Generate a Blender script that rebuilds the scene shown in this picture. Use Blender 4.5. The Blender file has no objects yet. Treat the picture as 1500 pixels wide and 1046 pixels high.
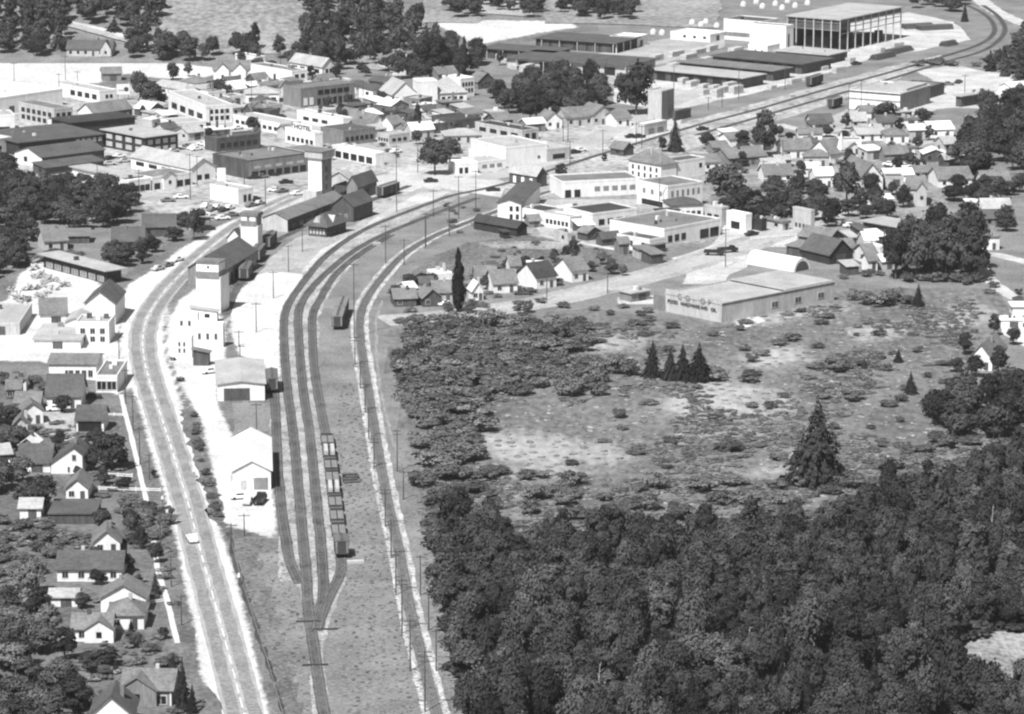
import bpy, math, random
import numpy as np
from mathutils import Vector, noise as mnoise
R = math.radians
random.seed(7)
SC = bpy.context.scene
COL = SC.collection
H = 200.0; F = 5400.0; P = R(12.15); CX, CY = 750.0, 523.0
cp, sp = math.cos(P), math.sin(P)

# ---------------------------------------------------------------- terrain and projection
def sm(a, b, x):
    t = min(1, max(0, (x - a) / (b - a))); return t * t * (3 - 2 * t)
def hz(x, y):
    z = 0.11 * min(800, max(0, y - 1500)) * sm(-40, -110, x)
    z += 0.10 * min(900, max(0, y - 1790))
    if y > 1900: z += 30 * sm(1900, 2600, y) * (1 + math.sin(x * .004 + 1.3) + .5 * math.sin(x * .011))
    return z if z > 0 else 0.0
def G(px, py, z=None):
    """world point under a pixel of the photograph; z None: on the terrain"""
    u = px - CX; v = py - CY
    dx, dy, dz = u, F * cp - v * sp, -(F * sp + v * cp)
    t = (H - (z or 0)) / -dz
    if z is None:
        x, y = dx * t, dy * t
        if hz(x, y) > 0 or y > 1480:
            lo, hi = 900 / dy, t
            for _ in range(50):
                m = (lo + hi) / 2
                if H + dz * m > hz(dx * m, dy * m): lo = m
                else: hi = m
            t = hi
            x, y = dx * t, dy * t
        return Vector((x, y, hz(x, y)))
    return Vector((dx * t, dy * t, z))
def S(px, py):
    """pixels per metre at a ground pixel"""
    p = G(px, py); d = p.y * cp + (H - p.z) * sp
    return F / d
def solve_len(p0, ang, xt):
    """length along ang from p0 so that the end shows at pixel column xt"""
    c, s = math.cos(ang), math.sin(ang)
    k = (xt - CX) / F
    A = H - p0.z
    # (p0.x + L c) = k * ((p0.y + L s) cp + A sp)
    den = c - k * s * cp
    return (k * (p0.y * cp + A * sp) - p0.x) / den

# ---------------------------------------------------------------- materials
MATS = {}
def mat(name, v, var=.18, scale=.6, fine=None, rough=.85, stretch=None, bump=0, lo=None, hi=None):
    if name in MATS: return MATS[name]
    m = bpy.data.materials.new(name); m.use_nodes = True
    nt = m.node_tree; N = nt.nodes; L = nt.links
    b = N['Principled BSDF']; b.inputs['Roughness'].default_value = rough
    if 'Specular IOR Level' in b.inputs: b.inputs['Specular IOR Level'].default_value = .25
    g = N.new('ShaderNodeNewGeometry')
    mp = N.new('ShaderNodeMapping'); L.new(g.outputs['Position'], mp.inputs['Vector'])
    if stretch: mp.inputs['Scale'].default_value = stretch
    n1 = N.new('ShaderNodeTexNoise'); n1.inputs['Scale'].default_value = scale; n1.inputs['Detail'].default_value = 6
    n1.inputs['Roughness'].default_value = .65
    L.new(mp.outputs[0], n1.inputs['Vector'])
    n2 = N.new('ShaderNodeTexNoise'); n2.inputs['Scale'].default_value = (fine or scale * 7); n2.inputs['Detail'].default_value = 4
    L.new(mp.outputs[0], n2.inputs['Vector'])
    ad = N.new('ShaderNodeMath'); ad.operation = 'ADD'
    L.new(n1.outputs[0], ad.inputs[0]); L.new(n2.outputs[0], ad.inputs[1])
    mr = N.new('ShaderNodeMapRange'); mr.inputs['From Min'].default_value = .78; mr.inputs['From Max'].default_value = 1.22
    mr.inputs['To Min'].default_value = v * (1 - var) if lo is None else lo
    mr.inputs['To Max'].default_value = v * (1 + var) if hi is None else hi
    L.new(ad.outputs[0], mr.inputs['Value'])
    L.new(mr.outputs[0], b.inputs['Base Color'])
    if bump:
        bp = N.new('ShaderNodeBump'); bp.inputs['Strength'].default_value = bump; bp.inputs['Distance'].default_value = .3
        L.new(ad.outputs[0], bp.inputs['Height']); L.new(bp.outputs[0], b.inputs['Normal'])
    MATS[name] = m
    return m
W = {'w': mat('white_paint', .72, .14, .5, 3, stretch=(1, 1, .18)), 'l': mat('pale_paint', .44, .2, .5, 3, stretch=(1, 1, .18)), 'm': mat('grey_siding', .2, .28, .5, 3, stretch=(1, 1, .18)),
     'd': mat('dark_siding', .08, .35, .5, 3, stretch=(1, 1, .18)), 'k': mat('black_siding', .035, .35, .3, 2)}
RF = {'w': mat('white_roofing', .70, .12, .15, 1.6), 'l': mat('pale_roofing', .36, .22, .15, 1.6), 'm': mat('grey_roofing', .16, .3, .18, 1.6),
      'd': mat('dark_roofing', .085, .28, .18, 1.6), 'k': mat('tar_roofing', .045, .35, .15, 1.5)}
GLASS = mat('window_glass', .02, .4, .8, rough=.15)
PALEWIN = mat('window_pale', .42, .2, .8)
WOODPOLE = mat('pole_wood', .07, .3, 1)
STEEL = mat('rail_steel', .2, .3, 1, rough=.5)
TIE = mat('tie_wood', .045, .35, 1)
LUMBER = mat('sawn_lumber', .44, .25, .8)
RUBBER = mat('tyre_rubber', .02, .2, 3)
BLACKP = mat('sign_letter_paint', .05, .1, 1)
GREYP = mat('faded_letter_paint', .22, .1, 1)
CONC = mat('concrete_pale', .55, .12, .3)

# ---------------------------------------------------------------- objects
def tag(o, label, cat, group=None, kind=None):
    if label: o['label'] = label
    if cat: o['category'] = cat
    if group: o['group'] = group
    if kind: o['kind'] = kind
    return o
def mesh(name, V, Fc, m, mats=None):
    me = bpy.data.meshes.new(name); me.from_pydata([tuple(v) for v in V], [], Fc)
    if m: me.materials.append(m)
    me.validate(clean_customdata=False)
    return me
def obj(name, me, parent=None, loc=None, rz=None, scale=None):
    o = bpy.data.objects.new(name, me); COL.objects.link(o)
    if parent: o.parent = parent
    if loc is not None: o.location = loc
    if rz is not None: o.rotation_euler = (0, 0, rz)
    if scale is not None: o.scale = scale
    return o
def empty(name, loc, rz=0):
    o = bpy.data.objects.new(name, None); COL.objects.link(o); o.location = loc; o.rotation_euler = (0, 0, rz)
    o.empty_display_size = .3
    return o
class MB:
    def __init__(s): s.V = []; s.F = []
    def box(s, x0, y0, z0, x1, y1, z1):
        i = len(s.V)
        s.V += [(x0, y0, z0), (x1, y0, z0), (x1, y1, z0), (x0, y1, z0), (x0, y0, z1), (x1, y0, z1), (x1, y1, z1), (x0, y1, z1)]
        s.F += [(i, i+3, i+2, i+1), (i+4, i+5, i+6, i+7), (i, i+1, i+5, i+4), (i+1, i+2, i+6, i+5), (i+2, i+3, i+7, i+6), (i+3, i, i+4, i+7)]
        return s
    def poly_prism(s, pts, axis, a, b):
        """closed polygon (2D) swept along an axis: 'x' pts=(y,z), 'y' pts=(x,z), 'z' pts=(x,y)"""
        i = len(s.V); n = len(pts)
        for t in (a, b):
            for p in pts:
                s.V.append({'x': (t, p[0], p[1]), 'y': (p[0], t, p[1]), 'z': (p[0], p[1], t)}[axis])
        s.F.append(tuple(range(i, i + n))[::-1]); s.F.append(tuple(range(i + n, i + 2 * n)))
        for k in range(n):
            j = (k + 1) % n; s.F.append((i + k, i + j, i + n + j, i + n + k))
        return s
    def tube(s, p, q, r0, r1=None, n=6):
        r1 = r0 if r1 is None else r1
        p = Vector(p); q = Vector(q); d = (q - p).normalized()
        u = d.orthogonal().normalized(); w = d.cross(u); i = len(s.V)
        for c, r in ((p, r0), (q, r1)):
            for k in range(n):
                a = 2 * math.pi * k / n; s.V.append(tuple(c + u * (r * math.cos(a)) + w * (r * math.sin(a))))
        s.F.append(tuple(range(i, i + n))[::-1]); s.F.append(tuple(range(i + n, i + 2 * n)))
        for k in range(n):
            j = (k + 1) % n; s.F.append((i + k, i + j, i + n + j, i + n + k))
        return s
    def mesh(s, name, m): return mesh(name, s.V, s.F, m)
    def build(s, name, m, parent=None): return obj(name, s.mesh(name, m), parent)
UNIT = {}
def unit_box(m):
    if m.name not in UNIT: UNIT[m.name] = MB().box(-.5, -.5, -.5, .5, .5, .5).mesh('pane_block', m)
    return UNIT[m.name]
def block(name, m, parent, x0, y0, z0, x1, y1, z1):
    return obj(name, unit_box(m), parent, ((x0+x1)/2, (y0+y1)/2, (z0+z1)/2), None, (x1-x0, y1-y0, z1-z0))

# ---------------------------------------------------------------- ground sheets
def jitter_outline(pts, step=3.0, amp=.6, seed=0):
    out = []
    n = len(pts)
    for i in range(n):
        a, b = pts[i], pts[(i + 1) % n]
        L = (b - a).length; k = max(1, int(L / step))
        nr = Vector((-(b - a).y, (b - a).x, 0)).normalized()
        for j in range(k):
            p = a.lerp(b, j / k)
            q = amp * 2 * (mnoise.noise(Vector((p.x * .13, p.y * .07, seed))) + .6 * mnoise.noise(Vector((p.x * .5, p.y * .3, seed + 9))))
            out.append(p + nr * q)
    return out
def field(name, outline, patches, z, m, step=2.6, soft=(7, 5), border=4.0):
    """a ground sheet with a soft 'dry' mask round the given patches"""
    O = [tuple(G(*q)[:2]) for q in outline] if outline else []; PT = [[tuple(G(*q)[:2]) for q in pl] for pl in patches]
    A_ = O or [q for P in PT for q in P]; bm = 0 if O else border + 2
    x0, x1 = min(p[0] for p in A_) - bm, max(p[0] for p in A_) + bm; y0, y1 = min(p[1] for p in A_) - bm, max(p[1] for p in A_) + bm
    nx, ny = int((x1-x0)/step) + 1, int((y1-y0)/(step*1.6)) + 1; sy = step*1.6
    X, Y = np.meshgrid(x0 + np.arange(nx)*step, y0 + np.arange(ny)*sy)
    def sd(P):
        d = np.full(X.shape, 1e9); ins = np.zeros(X.shape, bool)
        for i in range(len(P)):
            a, b = np.array(P[i]), np.array(P[(i+1) % len(P)]); e = b - a
            t = np.clip(((X-a[0])*e[0] + (Y-a[1])*e[1]) / max(1e-9, e @ e), 0, 1)
            d = np.minimum(d, np.hypot(X-a[0]-t*e[0], (Y-a[1]-t*e[1])*.6))
            cr = ((a[1] > Y) != (b[1] > Y)) & (X < (b[0]-a[0])*(Y-a[1])/(b[1]-a[1] + 1e-12) + a[0]); ins ^= cr
        return np.where(ins, d, -d)
    dry = np.zeros(X.shape); inside = sd(O) > 0 if O else np.zeros(X.shape, bool)
    for P in PT:
        q = sd(P); dry = np.maximum(dry, np.clip((q + soft[0]) / (soft[0] + soft[1]), 0, 1))
        if not O: inside |= q > -border
    if soft[0] < 4: dry = dry * 2 - .55
    V = np.stack([X, Y, np.full(X.shape, z)], -1).reshape(-1, 3); Fc = []
    for j in range(ny-1):
        for i in range(nx-1):
            if inside[j, i] or inside[j+1, i+1] or inside[j, i+1] or inside[j+1, i]: Fc.append((j*nx+i, j*nx+i+1, (j+1)*nx+i+1, (j+1)*nx+i))
    me = bpy.data.meshes.new(name); me.from_pydata(V.tolist(), [], Fc); me.materials.append(m)
    at = me.attributes.new('dry', 'FLOAT', 'POINT'); at.data.foreach_set('value', dry.reshape(-1).astype(np.float32))
    o = obj(name, me); o['kind'] = 'structure'; return o
def fieldmat(name, g0, g1, d0, d1, ns=.16, sc=.05, fine=.55, st=(1, .45, 1)):
    m = mat(name, .1, scale=sc, fine=fine, lo=g0, hi=g1, stretch=st, bump=.35)
    nt = m.node_tree; N = nt.nodes; L = nt.links; b = N['Principled BSDF']
    base = b.inputs['Base Color'].links[0].from_socket; ad = base.node.inputs['Value'].links[0].from_socket
    r2 = N.new('ShaderNodeMapRange'); r2.inputs['From Min'].default_value = .7; r2.inputs['From Max'].default_value = 1.3
    r2.inputs['To Min'].default_value = d0; r2.inputs['To Max'].default_value = d1; L.new(ad, r2.inputs['Value'])
    at = N.new('ShaderNodeAttribute'); at.attribute_name = 'dry'
    mp = [n for n in N if n.type == 'MAPPING'][0]
    n3 = N.new('ShaderNodeTexNoise'); n3.inputs['Scale'].default_value = ns; n3.inputs['Detail'].default_value = 8; n3.inputs['Roughness'].default_value = .75
    L.new(mp.outputs[0], n3.inputs['Vector'])
    s1 = N.new('ShaderNodeMath'); s1.operation = 'MULTIPLY_ADD'; L.new(n3.outputs[0], s1.inputs[0]); s1.inputs[1].default_value = 2.0; s1.inputs[2].default_value = -1.0
    s2 = N.new('ShaderNodeMath'); s2.operation = 'ADD'; L.new(s1.outputs[0], s2.inputs[0]); L.new(at.outputs['Fac'], s2.inputs[1])
    r3 = N.new('ShaderNodeMapRange'); r3.interpolation_type = 'SMOOTHSTEP'; r3.inputs['From Min'].default_value = .3; r3.inputs['From Max'].default_value = .95
    L.new(s2.outputs[0], r3.inputs['Value'])
    mx = N.new('ShaderNodeMix'); mx.data_type = 'FLOAT'
    L.new(r3.outputs[0], mx.inputs[0]); L.new(base, mx.inputs[2]); L.new(r2.outputs[0], mx.inputs[3]); L.new(mx.outputs[0], b.inputs['Base Color'])
    return m
def sheet(name, pts_px, z, m, amp=.6, step=3.0, seed=0):
    amp *= .6; step *= .7
    P3 = [G(*p) for p in pts_px]
    P3 = jitter_outline(P3, step, amp, seed) if amp else P3
    V = [(p.x, p.y, z) for p in P3]
    me = mesh(name, V, [tuple(range(len(V)))], m)
    o = obj(name, me); o['kind'] = 'structure'
    return o
def smooth(P3, step=2.5):
    out = []
    n = len(P3)
    for i in range(n - 1):
        p0 = P3[max(0, i-1)]; p1 = P3[i]; p2 = P3[i+1]; p3 = P3[min(n-1, i+2)]
        k = max(2, int((p2 - p1).length / step))
        for j in range(k):
            t = j / k
            out.append(.5 * ((2*p1) + (p2-p0)*t + (2*p0-5*p1+4*p2-p3)*t*t + (3*p1-p0-3*p2+p3)*t**3))
    out.append(P3[-1]); return out
def resample(P, step):
    out = [P[0]]; acc = 0
    for a, b in zip(P, P[1:]):
        L = (b - a).length
        while acc + L >= step:
            t = (step - acc) / L; a = a.lerp(b, t); out.append(a); L = (b - a).length; acc = 0
        acc += L
    return out
def path(pts_px, step=2.5):
    return smooth([G(*p) for p in pts_px], step)
def ribbon(C, w0, w1, z, amp=0, seed=0):
    """strip between offsets w0 (left) and w1 (right) of the centre line"""
    V = []; Fc = []
    for i, p in enumerate(C):
        d = (C[min(i+1, len(C)-1)] - C[max(0, i-1)]); nr = Vector((d.y, -d.x, 0)).normalized()
        for k, w in enumerate((w0, w1)):
            j = amp * 2 * mnoise.noise(Vector((p.x * .2, p.y * .2, seed + k * 7))) if amp else 0
            q = p + nr * (w + j); zz = hz(q.x, q.y)
            V.append((q.x, q.y, zz + z + (.25 if zz > 0 else 0)))
        if i: Fc.append((2*i-2, 2*i-1, 2*i+1, 2*i))
    return V, Fc
def strip(name, C, w0, w1, z, m, amp=0, seed=0, kind='structure'):
    V, Fc = ribbon(C, w0, w1, z, amp, seed)
    o = obj(name, mesh(name, V, Fc, m))
    if kind: o['kind'] = kind
    return o

# ---------------------------------------------------------------- buildings
NB = [0]
FRM = []
def frame_on(wo):
    """a pale frame round a window, in the unit space of the window block"""
    if not FRM:
        q = MB()
        for k in (0, 1):
            pass
        q.box(-.6, -.56, -.6, .6, .56, -.5).box(-.6, -.56, .5, .6, .56, .6).box(-.6, -.56, -.499, -.5, .56, .499).box(.5, -.56, -.499, .6, .56, .499).box(-.03, -.56, -.499, .03, .56, .499)
        FRM.append(q.mesh('frame', W['l']))
        q = MB().box(-.56, -.6, -.6, .56, .6, -.5).box(-.56, -.6, .5, .56, .6, .6).box(-.56, -.6, -.499, .56, -.5, .499).box(-.56, .5, -.499, .56, .6, .499).box(-.56, -.03, -.499, .56, .03, .499)
        FRM.append(q.mesh('frame', W['l']))
    obj('frame', FRM[0 if wo.scale.x > wo.scale.y else 1], wo)
def roof_of(root):
    for c in root.children:
        if c.name.split('.')[0] == 'roof': return c
    return root
def wall_face(part, m, root, face, Wd, D, x0, x1, z0, z1, out=.05):
    """a thin block on a face: R is the y=0 face, L the x=0 face, E the x=W face"""
    if face == 'R': return block(part, m, root, x0*Wd, -out, z0, x1*Wd, .04, z1)
    if face == 'L': return block(part, m, root, -out, D*(1-x1), z0, .04, D*(1-x0), z1)
    return block(part, m, root, Wd-.04, x0*D, z0, Wd+out, x1*D, z1)
def B(cat, label, f, a, xR, d, h, roof='flat', rise=2.0, wc='w', rc='m', win=(), dorm=(), end=None, over=.45, chim=None, fz=0, group=None, name=None, vents=None, door=None, peak=.5, hl=None):
    NB[0] += 1
    rnd = random.Random(NB[0])
    ar = R(a); p = G(*f) if not fz else G(f[0], f[1], fz)
    p = Vector((p.x, p.y, hz(p.x, p.y)))
    Wd = abs(solve_len(p, ar, xR))
    D = abs(solve_len(p, ar + math.pi/2, float(d[1:]))) if isinstance(d, str) else d
    Wd = min(Wd, 130); D = min(D, 130)
    nm = name or cat.replace(' ', '_')
    root = empty(nm, p, ar); tag(root, label, cat, group)
    wm, rm = W[wc], RF[rc]
    mb = MB(); o = over
    if roof in ('flat', 'pyr', 'hip'):
        mb.box(0, 0, -.3, Wd, D, h)
    elif roof == 'gR':
        mb.poly_prism([(0, -.3), (D, -.3), (D, h), (D/2, h+rise), (0, h)], 'x', 0, Wd)
    elif roof == 'gL':
        mb.poly_prism([(0, -.3), (Wd, -.3), (Wd, h), (Wd*peak, h+rise), (0, hl or h)], 'y', 0, D)
    elif roof == 'shR':
        mb.poly_prism([(0, -.3), (D, -.3), (D, h+rise), (0, h)], 'x', 0, Wd)
    elif roof == 'shL':
        mb.poly_prism([(0, -.3), (Wd, -.3), (Wd, h+rise), (0, h)], 'y', 0, D)
    mb.build('wall', wm, root)
    mb = MB(); t = .18; roofo = root
    if roof == 'flat':
        if over > .6 or h < 3:
            mb.box(-o, -o, h+.003, Wd+o, D+o, h+.3).build('roof', rm, root)
        else:
            mb.box(.22, .22, h-.05, Wd-.22, D-.22, h+.08).build('roof', rm, root)
            q = MB(); ph = h + .45
            q.box(-.06, -.06, h-.25, Wd+.06, .215, ph).box(-.06, D-.215, h-.25, Wd+.06, D+.06, ph)
            q.box(-.06, .217, h-.25, .213, D-.217, ph).box(Wd-.213, .217, h-.25, Wd+.06, D-.217, ph)
            q.build('parapet', wm, root)
        nv = rnd.randint(0, 3) if vents is None else vents
        for _ in range(nv):
            x = rnd.uniform(.15, .8)*Wd; y = rnd.uniform(.15, .8)*D; r = rnd.uniform(.3, .9)
            block('roof_vent', W[rnd.choice('lmdw')], roof_of(root), x, y, h+.05, x+r*1.5, y+r, h+.5+r)
    elif roof == 'gR':
        k = rise/(D/2); e = h - k*o + .03
        mb.poly_prism([(-o, e), (D/2, h+rise+.03), (D+o, e), (D+o, e+t), (D/2, h+rise+.03+t), (-o, e+t)], 'x', -o, Wd+o)
        mb.build('roof', rm, root)
    elif roof == 'gL':
        xp = Wd*peak; hL = hl or h
        kl = (h+rise-hL)/xp; kr = rise/(Wd-xp)
        mb.poly_prism([(-o, hL-kl*o+.03), (xp, h+rise+.03), (Wd+o, h-kr*o+.03), (Wd+o, h-kr*o+.03+t), (xp, h+rise+.03+t), (-o, hL-kl*o+.03+t)], 'y', -o, D+o)
        mb.build('roof', rm, root)
    elif roof == 'shR':
        k = rise/D
        mb.poly_prism([(-o, h-k*o+.03), (D+o, h+rise+k*o+.03), (D+o, h+rise+k*o+.03+t), (-o, h-k*o+.03+t)], 'x', -o, Wd+o).build('roof', rm, root)
    elif roof == 'shL':
        k = rise/Wd
        mb.poly_prism([(-o, h-k*o+.03), (Wd+o, h+rise+k*o+.03), (Wd+o, h+rise+k*o+.03+t), (-o, h-k*o+.03+t)], 'y', -o, D+o).build('roof', rm, root)
    elif roof in ('hip', 'pyr'):
        if roof == 'pyr': r0 = r1 = (Wd/2, D/2)
        elif Wd > D: r0, r1 = (D/2, D/2), (Wd-D/2, D/2)
        else: r0, r1 = (Wd/2, Wd/2), (Wd/2, D-Wd/2)
        e = h + .01
        V = [(-o, -o, e), (Wd+o, -o, e), (Wd+o, D+o, e), (-o, D+o, e), (r0[0], r0[1], h+rise), (r1[0], r1[1], h+rise)]
        V += [(x, y, z+t) for x, y, z in V[:4]]
        if roof == 'pyr': Fc = [(6, 7, 4), (7, 8, 4), (8, 9, 4), (9, 6, 4)]
        elif Wd > D: Fc = [(6, 7, 5, 4), (7, 8, 5), (8, 9, 4, 5), (9, 6, 4)]
        else: Fc = [(6, 7, 4), (7, 8, 5, 4), (8, 9, 5), (9, 6, 4, 5)]
        Fc += [(0, 3, 2, 1), (0, 1, 7, 6), (1, 2, 8, 7), (2, 3, 9, 8), (3, 0, 6, 9)]
        obj('roof', mesh('roof', V, Fc, rm), root)
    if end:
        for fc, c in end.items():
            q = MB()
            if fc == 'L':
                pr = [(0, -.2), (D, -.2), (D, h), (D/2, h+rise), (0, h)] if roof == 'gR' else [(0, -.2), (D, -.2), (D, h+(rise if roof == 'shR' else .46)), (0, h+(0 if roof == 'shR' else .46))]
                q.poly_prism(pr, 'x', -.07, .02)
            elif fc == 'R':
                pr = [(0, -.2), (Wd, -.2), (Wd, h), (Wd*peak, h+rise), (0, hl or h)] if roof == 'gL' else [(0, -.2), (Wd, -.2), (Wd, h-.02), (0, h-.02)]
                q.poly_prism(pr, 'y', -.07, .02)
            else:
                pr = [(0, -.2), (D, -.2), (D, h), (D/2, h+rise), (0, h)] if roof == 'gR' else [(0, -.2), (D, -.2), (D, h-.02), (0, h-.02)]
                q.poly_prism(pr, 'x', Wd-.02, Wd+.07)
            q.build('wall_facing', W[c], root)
    for w in win:
        fc, n, rows, x0, x1, z0, z1 = w[:7]; c = w[7] if len(w) > 7 else 'k'; part = w[8] if len(w) > 8 else 'window'
        fill = w[9] if len(w) > 9 else .62
        gm = {'k': GLASS, 'w': W['w'], 'l': PALEWIN, 'd': W['d'], 'm': W['m']}[c]
        for r in range(rows):
            zz0 = z0 + (z1 - z0) * r / rows; hh = (z1 - z0) / rows * (.62 if rows > 1 else 1)
            for i in range(n):
                xa = x0 + (x1 - x0) * (i + .5 - fill/2) / n; xb = x0 + (x1 - x0) * (i + .5 + fill/2) / n
                wo = wall_face(part, gm, root, fc, Wd, D, xa, xb, zz0*h, (zz0+hh)*h, .1)
                if f[1] > 400 and part == 'window': frame_on(wo)
    for (fx, w, rs) in dorm:
        q = MB(); x = fx*Wd
        q.poly_prism([(x-w/2, 0), (x+w/2, 0), (x+w/2, h), (x, h+rs), (x-w/2, h)], 'y', -.9, D*.42)
        q.build('gable_wing', wm, root)
        k = rs/(w/2)
        MB().poly_prism([(x-w/2-.3, h-.3*k+.03), (x, h+rs+.03), (x+w/2+.3, h-.3*k+.03), (x+w/2+.3, h-.3*k+.2), (x, h+rs+.2), (x-w/2-.3, h-.3*k+.2)], 'y', -1.2, D*.45).build('wing_roof', rm, root)
        block('window', GLASS, root, x-.5, -1.0, h*.4, x+.5, -.86, h*.4+1.1)
    if chim is None: chim = cat == 'house' and rnd.random() < .75
    if chim:
        x, y = Wd*rnd.uniform(.3, .7), D*rnd.uniform(.35, .6)
        block('chimney', W[rnd.choice('mdl')], roof_of(root), x, y, h*.8, x+.7, y+.7, h+rise+.9)
    if cat == 'house' and not win:
        n = max(2, int(Wd/3))
        for i in range(n):
            xc = (i + .5)/n
            if i == n//2: block('door', W['d'], root, xc*Wd-.5, -.07, .1, xc*Wd+.5, .04, 2.1)
            else:
                wo = block('window', GLASS, root, xc*Wd-.55, -.07, h*.32, xc*Wd+.55, .04, h*.32+1.15)
                if f[1] > 400: frame_on(wo)
    elif cat in ('shop', 'warehouse', 'shed', 'garage') and not win:
        if wc != 'k':
            block('door', W['d'], root, Wd*.4, -.07, 0, Wd*.4+min(2.6, Wd*.4), .04, min(2.6, h*.8))
            if D > 6: 
                for i in range(int(D/5)): block('window', GLASS, root, -.07, 2+i*5, h*.4, .04, 3.4+i*5, h*.75)
    return root, Wd, D
# ================================================================= SETTING
GRASS = mat('rough_grass', .105, scale=.07, fine=1.3, lo=.11, hi=.25, bump=.4)
MEADOW = mat('meadow_grass', .13, scale=.05, fine=.8, lo=.08, hi=.19, stretch=(1, .5, 1), bump=.4)
FIELDM = fieldmat('field_grass', .085, .205, .19, .42)
GRAVF = fieldmat('gravel_and_grass', .08, .2, .38, .68, .45, .09, 1.1, (1, .7, 1))
BAREF = fieldmat('bare_white_ground', .10, .22, .40, .66, .2, .05, .6, (1, .6, 1))
DRY = mat('dry_grass', .24, scale=.12, fine=1.1, lo=.12, hi=.36, stretch=(1, .5, 1), bump=.4)
GARDEN = mat('garden_lawn', .085, scale=.06, fine=.8, lo=.07, hi=.18, bump=.4)
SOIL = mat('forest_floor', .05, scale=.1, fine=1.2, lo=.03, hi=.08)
GRAVEL = mat('pale_gravel', .5, scale=.09, fine=1.3, lo=.3, hi=.6)
GRAVELG = mat('grey_gravel', .33, scale=.08, fine=.9, lo=.22, hi=.44)
WHITEG = mat('white_bare_ground', .66, scale=.05, fine=.6, lo=.52, hi=.8)
TOWN = mat('town_ground', .36, scale=.05, fine=.45, lo=.14, hi=.5)
TOWNG = mat('town_grass', .2, scale=.06, fine=.6, lo=.10, hi=.33)
ASPH = mat('worn_asphalt', .27, scale=.12, fine=1.6, lo=.25, hi=.4)
TYRE = mat('tyre_worn_asphalt', .17, scale=.15, fine=1.2, lo=.15, hi=.29)
STREET = mat('street_surface', .36, scale=.06, fine=.8, lo=.28, hi=.45)
PAINT = mat('line_paint', .75, scale=.3, fine=2, lo=.45, hi=.85)
BALLAST = mat('dark_ballast', .085, scale=.14, fine=1.8, lo=.05, hi=.24)
YARDG = mat('pale_ballast', .38, scale=.12, fine=1.2, lo=.13, hi=.46)

YARDE = mat('weedy_pale_ballast', .4, scale=.16, fine=1.4, lo=.16, hi=.62)
# ground: one sheet to the horizon
xs = sorted(set([-3000, -2200, -1600, -1200, -900, -700] + list(range(-560, 561, 20)) + [700, 900, 1200, 1600, 2200, 3000]))
ys = sorted(set([-600, 0, 300] + list(range(500, 1480, 60)) + list(range(1480, 2000, 20)) + list(range(2000, 3000, 60)) + [3300, 3800, 4500, 6000]))
V = [(x, y, hz(x, y) + (random.uniform(-.0, .0))) for y in ys for x in xs]
nx = len(xs)
Fc = [(j*nx+i, j*nx+i+1, (j+1)*nx+i+1, (j+1)*nx+i) for j in range(len(ys)-1) for i in range(nx-1)]
g = obj('ground', mesh('ground', V, Fc, GRASS)); g['kind'] = 'structure'
for p in g.data.polygons: p.use_smooth = True

Z = lambda k: .006 * k
# broad zones
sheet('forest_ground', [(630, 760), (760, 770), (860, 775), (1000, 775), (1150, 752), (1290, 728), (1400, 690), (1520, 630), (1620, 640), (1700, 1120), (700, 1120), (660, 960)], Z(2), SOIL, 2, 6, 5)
sheet('garden_ground', [(-60, 560), (60, 548), (180, 560), (200, 640), (225, 720), (250, 830), (290, 980), (330, 1075), (-80, 1090)], Z(2), GARDEN, 1, 5, 8)
sheet('town_ground', [(-120, 120), (320, 104), (560, 122), (640, 160), (740, 190), (900, 178), (940, 190), (700, 262), (660, 285), (560, 300), (470, 330), (380, 330), (300, 345), (200, 300), (100, 280), (-120, 240)], Z(1), TOWN, 1.5, 5, 11)
sheet('street_surface', [(420, 283), (520, 262), (600, 246), (690, 250), (745, 268), (735, 290), (650, 276), (560, 285), (470, 310), (340, 344), (318, 338), (360, 300)], Z(2), GRAVEL, .8, 4, 12)
sheet('east_town_ground', [(735, 300), (760, 285), (930, 215), (1100, 200), (1200, 190), (1390, 180), (1400, 260), (1380, 330), (1250, 350), (1180, 345), (1100, 345), (1060, 352), (900, 372), (800, 352), (735, 330)], Z(1), TOWNG, 1.5, 5, 13)
sheet('east_street', [(763, 312), (800, 292), (822, 292), (940, 292), (940, 300), (850, 305), (820, 345), (795, 345)], Z(3), STREET, .6, 4, 14)
sheet('gravel_yard', [(985, 378), (1040, 360), (1060, 340), (1060, 322), (1090, 318), (1170, 345), (1165, 362), (1096, 362), (1094, 392), (1068, 402), (1062, 416), (1000, 416), (1010, 396), (1000, 388)], Z(3), GRAVEL, .8, 4, 15)
C = path([(560, 470), (640, 464), (700, 457), (780, 445), (860, 427), (960, 401), (1060, 370), (1130, 345), (1200, 318), (1262, 300)])
strip('gravel_shoulder', C, -7, 7, Z(3) + .002, GRAVELG, .6, 3)
strip('street', C, -3.6, 3.6, Z(4), STREET, .25, 2)
sheet('field_patch', [(690, 355), (760, 343), (900, 366), (990, 378), (1000, 392), (900, 402), (800, 400), (640, 415), (600, 400), (640, 372)], Z(2), MEADOW, 1.5, 5, 16)
sheet('dry_grass_patch', [(700, 355), (800, 353), (880, 362), (800, 366), (720, 362)], Z(3), DRY, 1, 4, 17)
strip('footpath', path([(790, 344), (830, 352), (908, 366), (960, 372)]), -1.2, 1.2, Z(4), GRAVEL, .4, 1)
sheet('concrete_apron', [(1075, 466), (1112, 464), (1122, 470), (1090, 481), (1078, 474)], Z(3), CONC, .3, 3, 18)
sheet('white_apron', [(905, 436), (968, 432), (980, 446), (905, 446)], Z(5), GRAVEL, .4, 3, 18)
sheet('back_strip', [(560, 462), (620, 452), (700, 452), (720, 446), (870, 437), (960, 446), (975, 448), (1000, 470), (860, 452), (700, 466)], Z(2) + .002, GRASS, 1.2, 5, 19)
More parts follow.
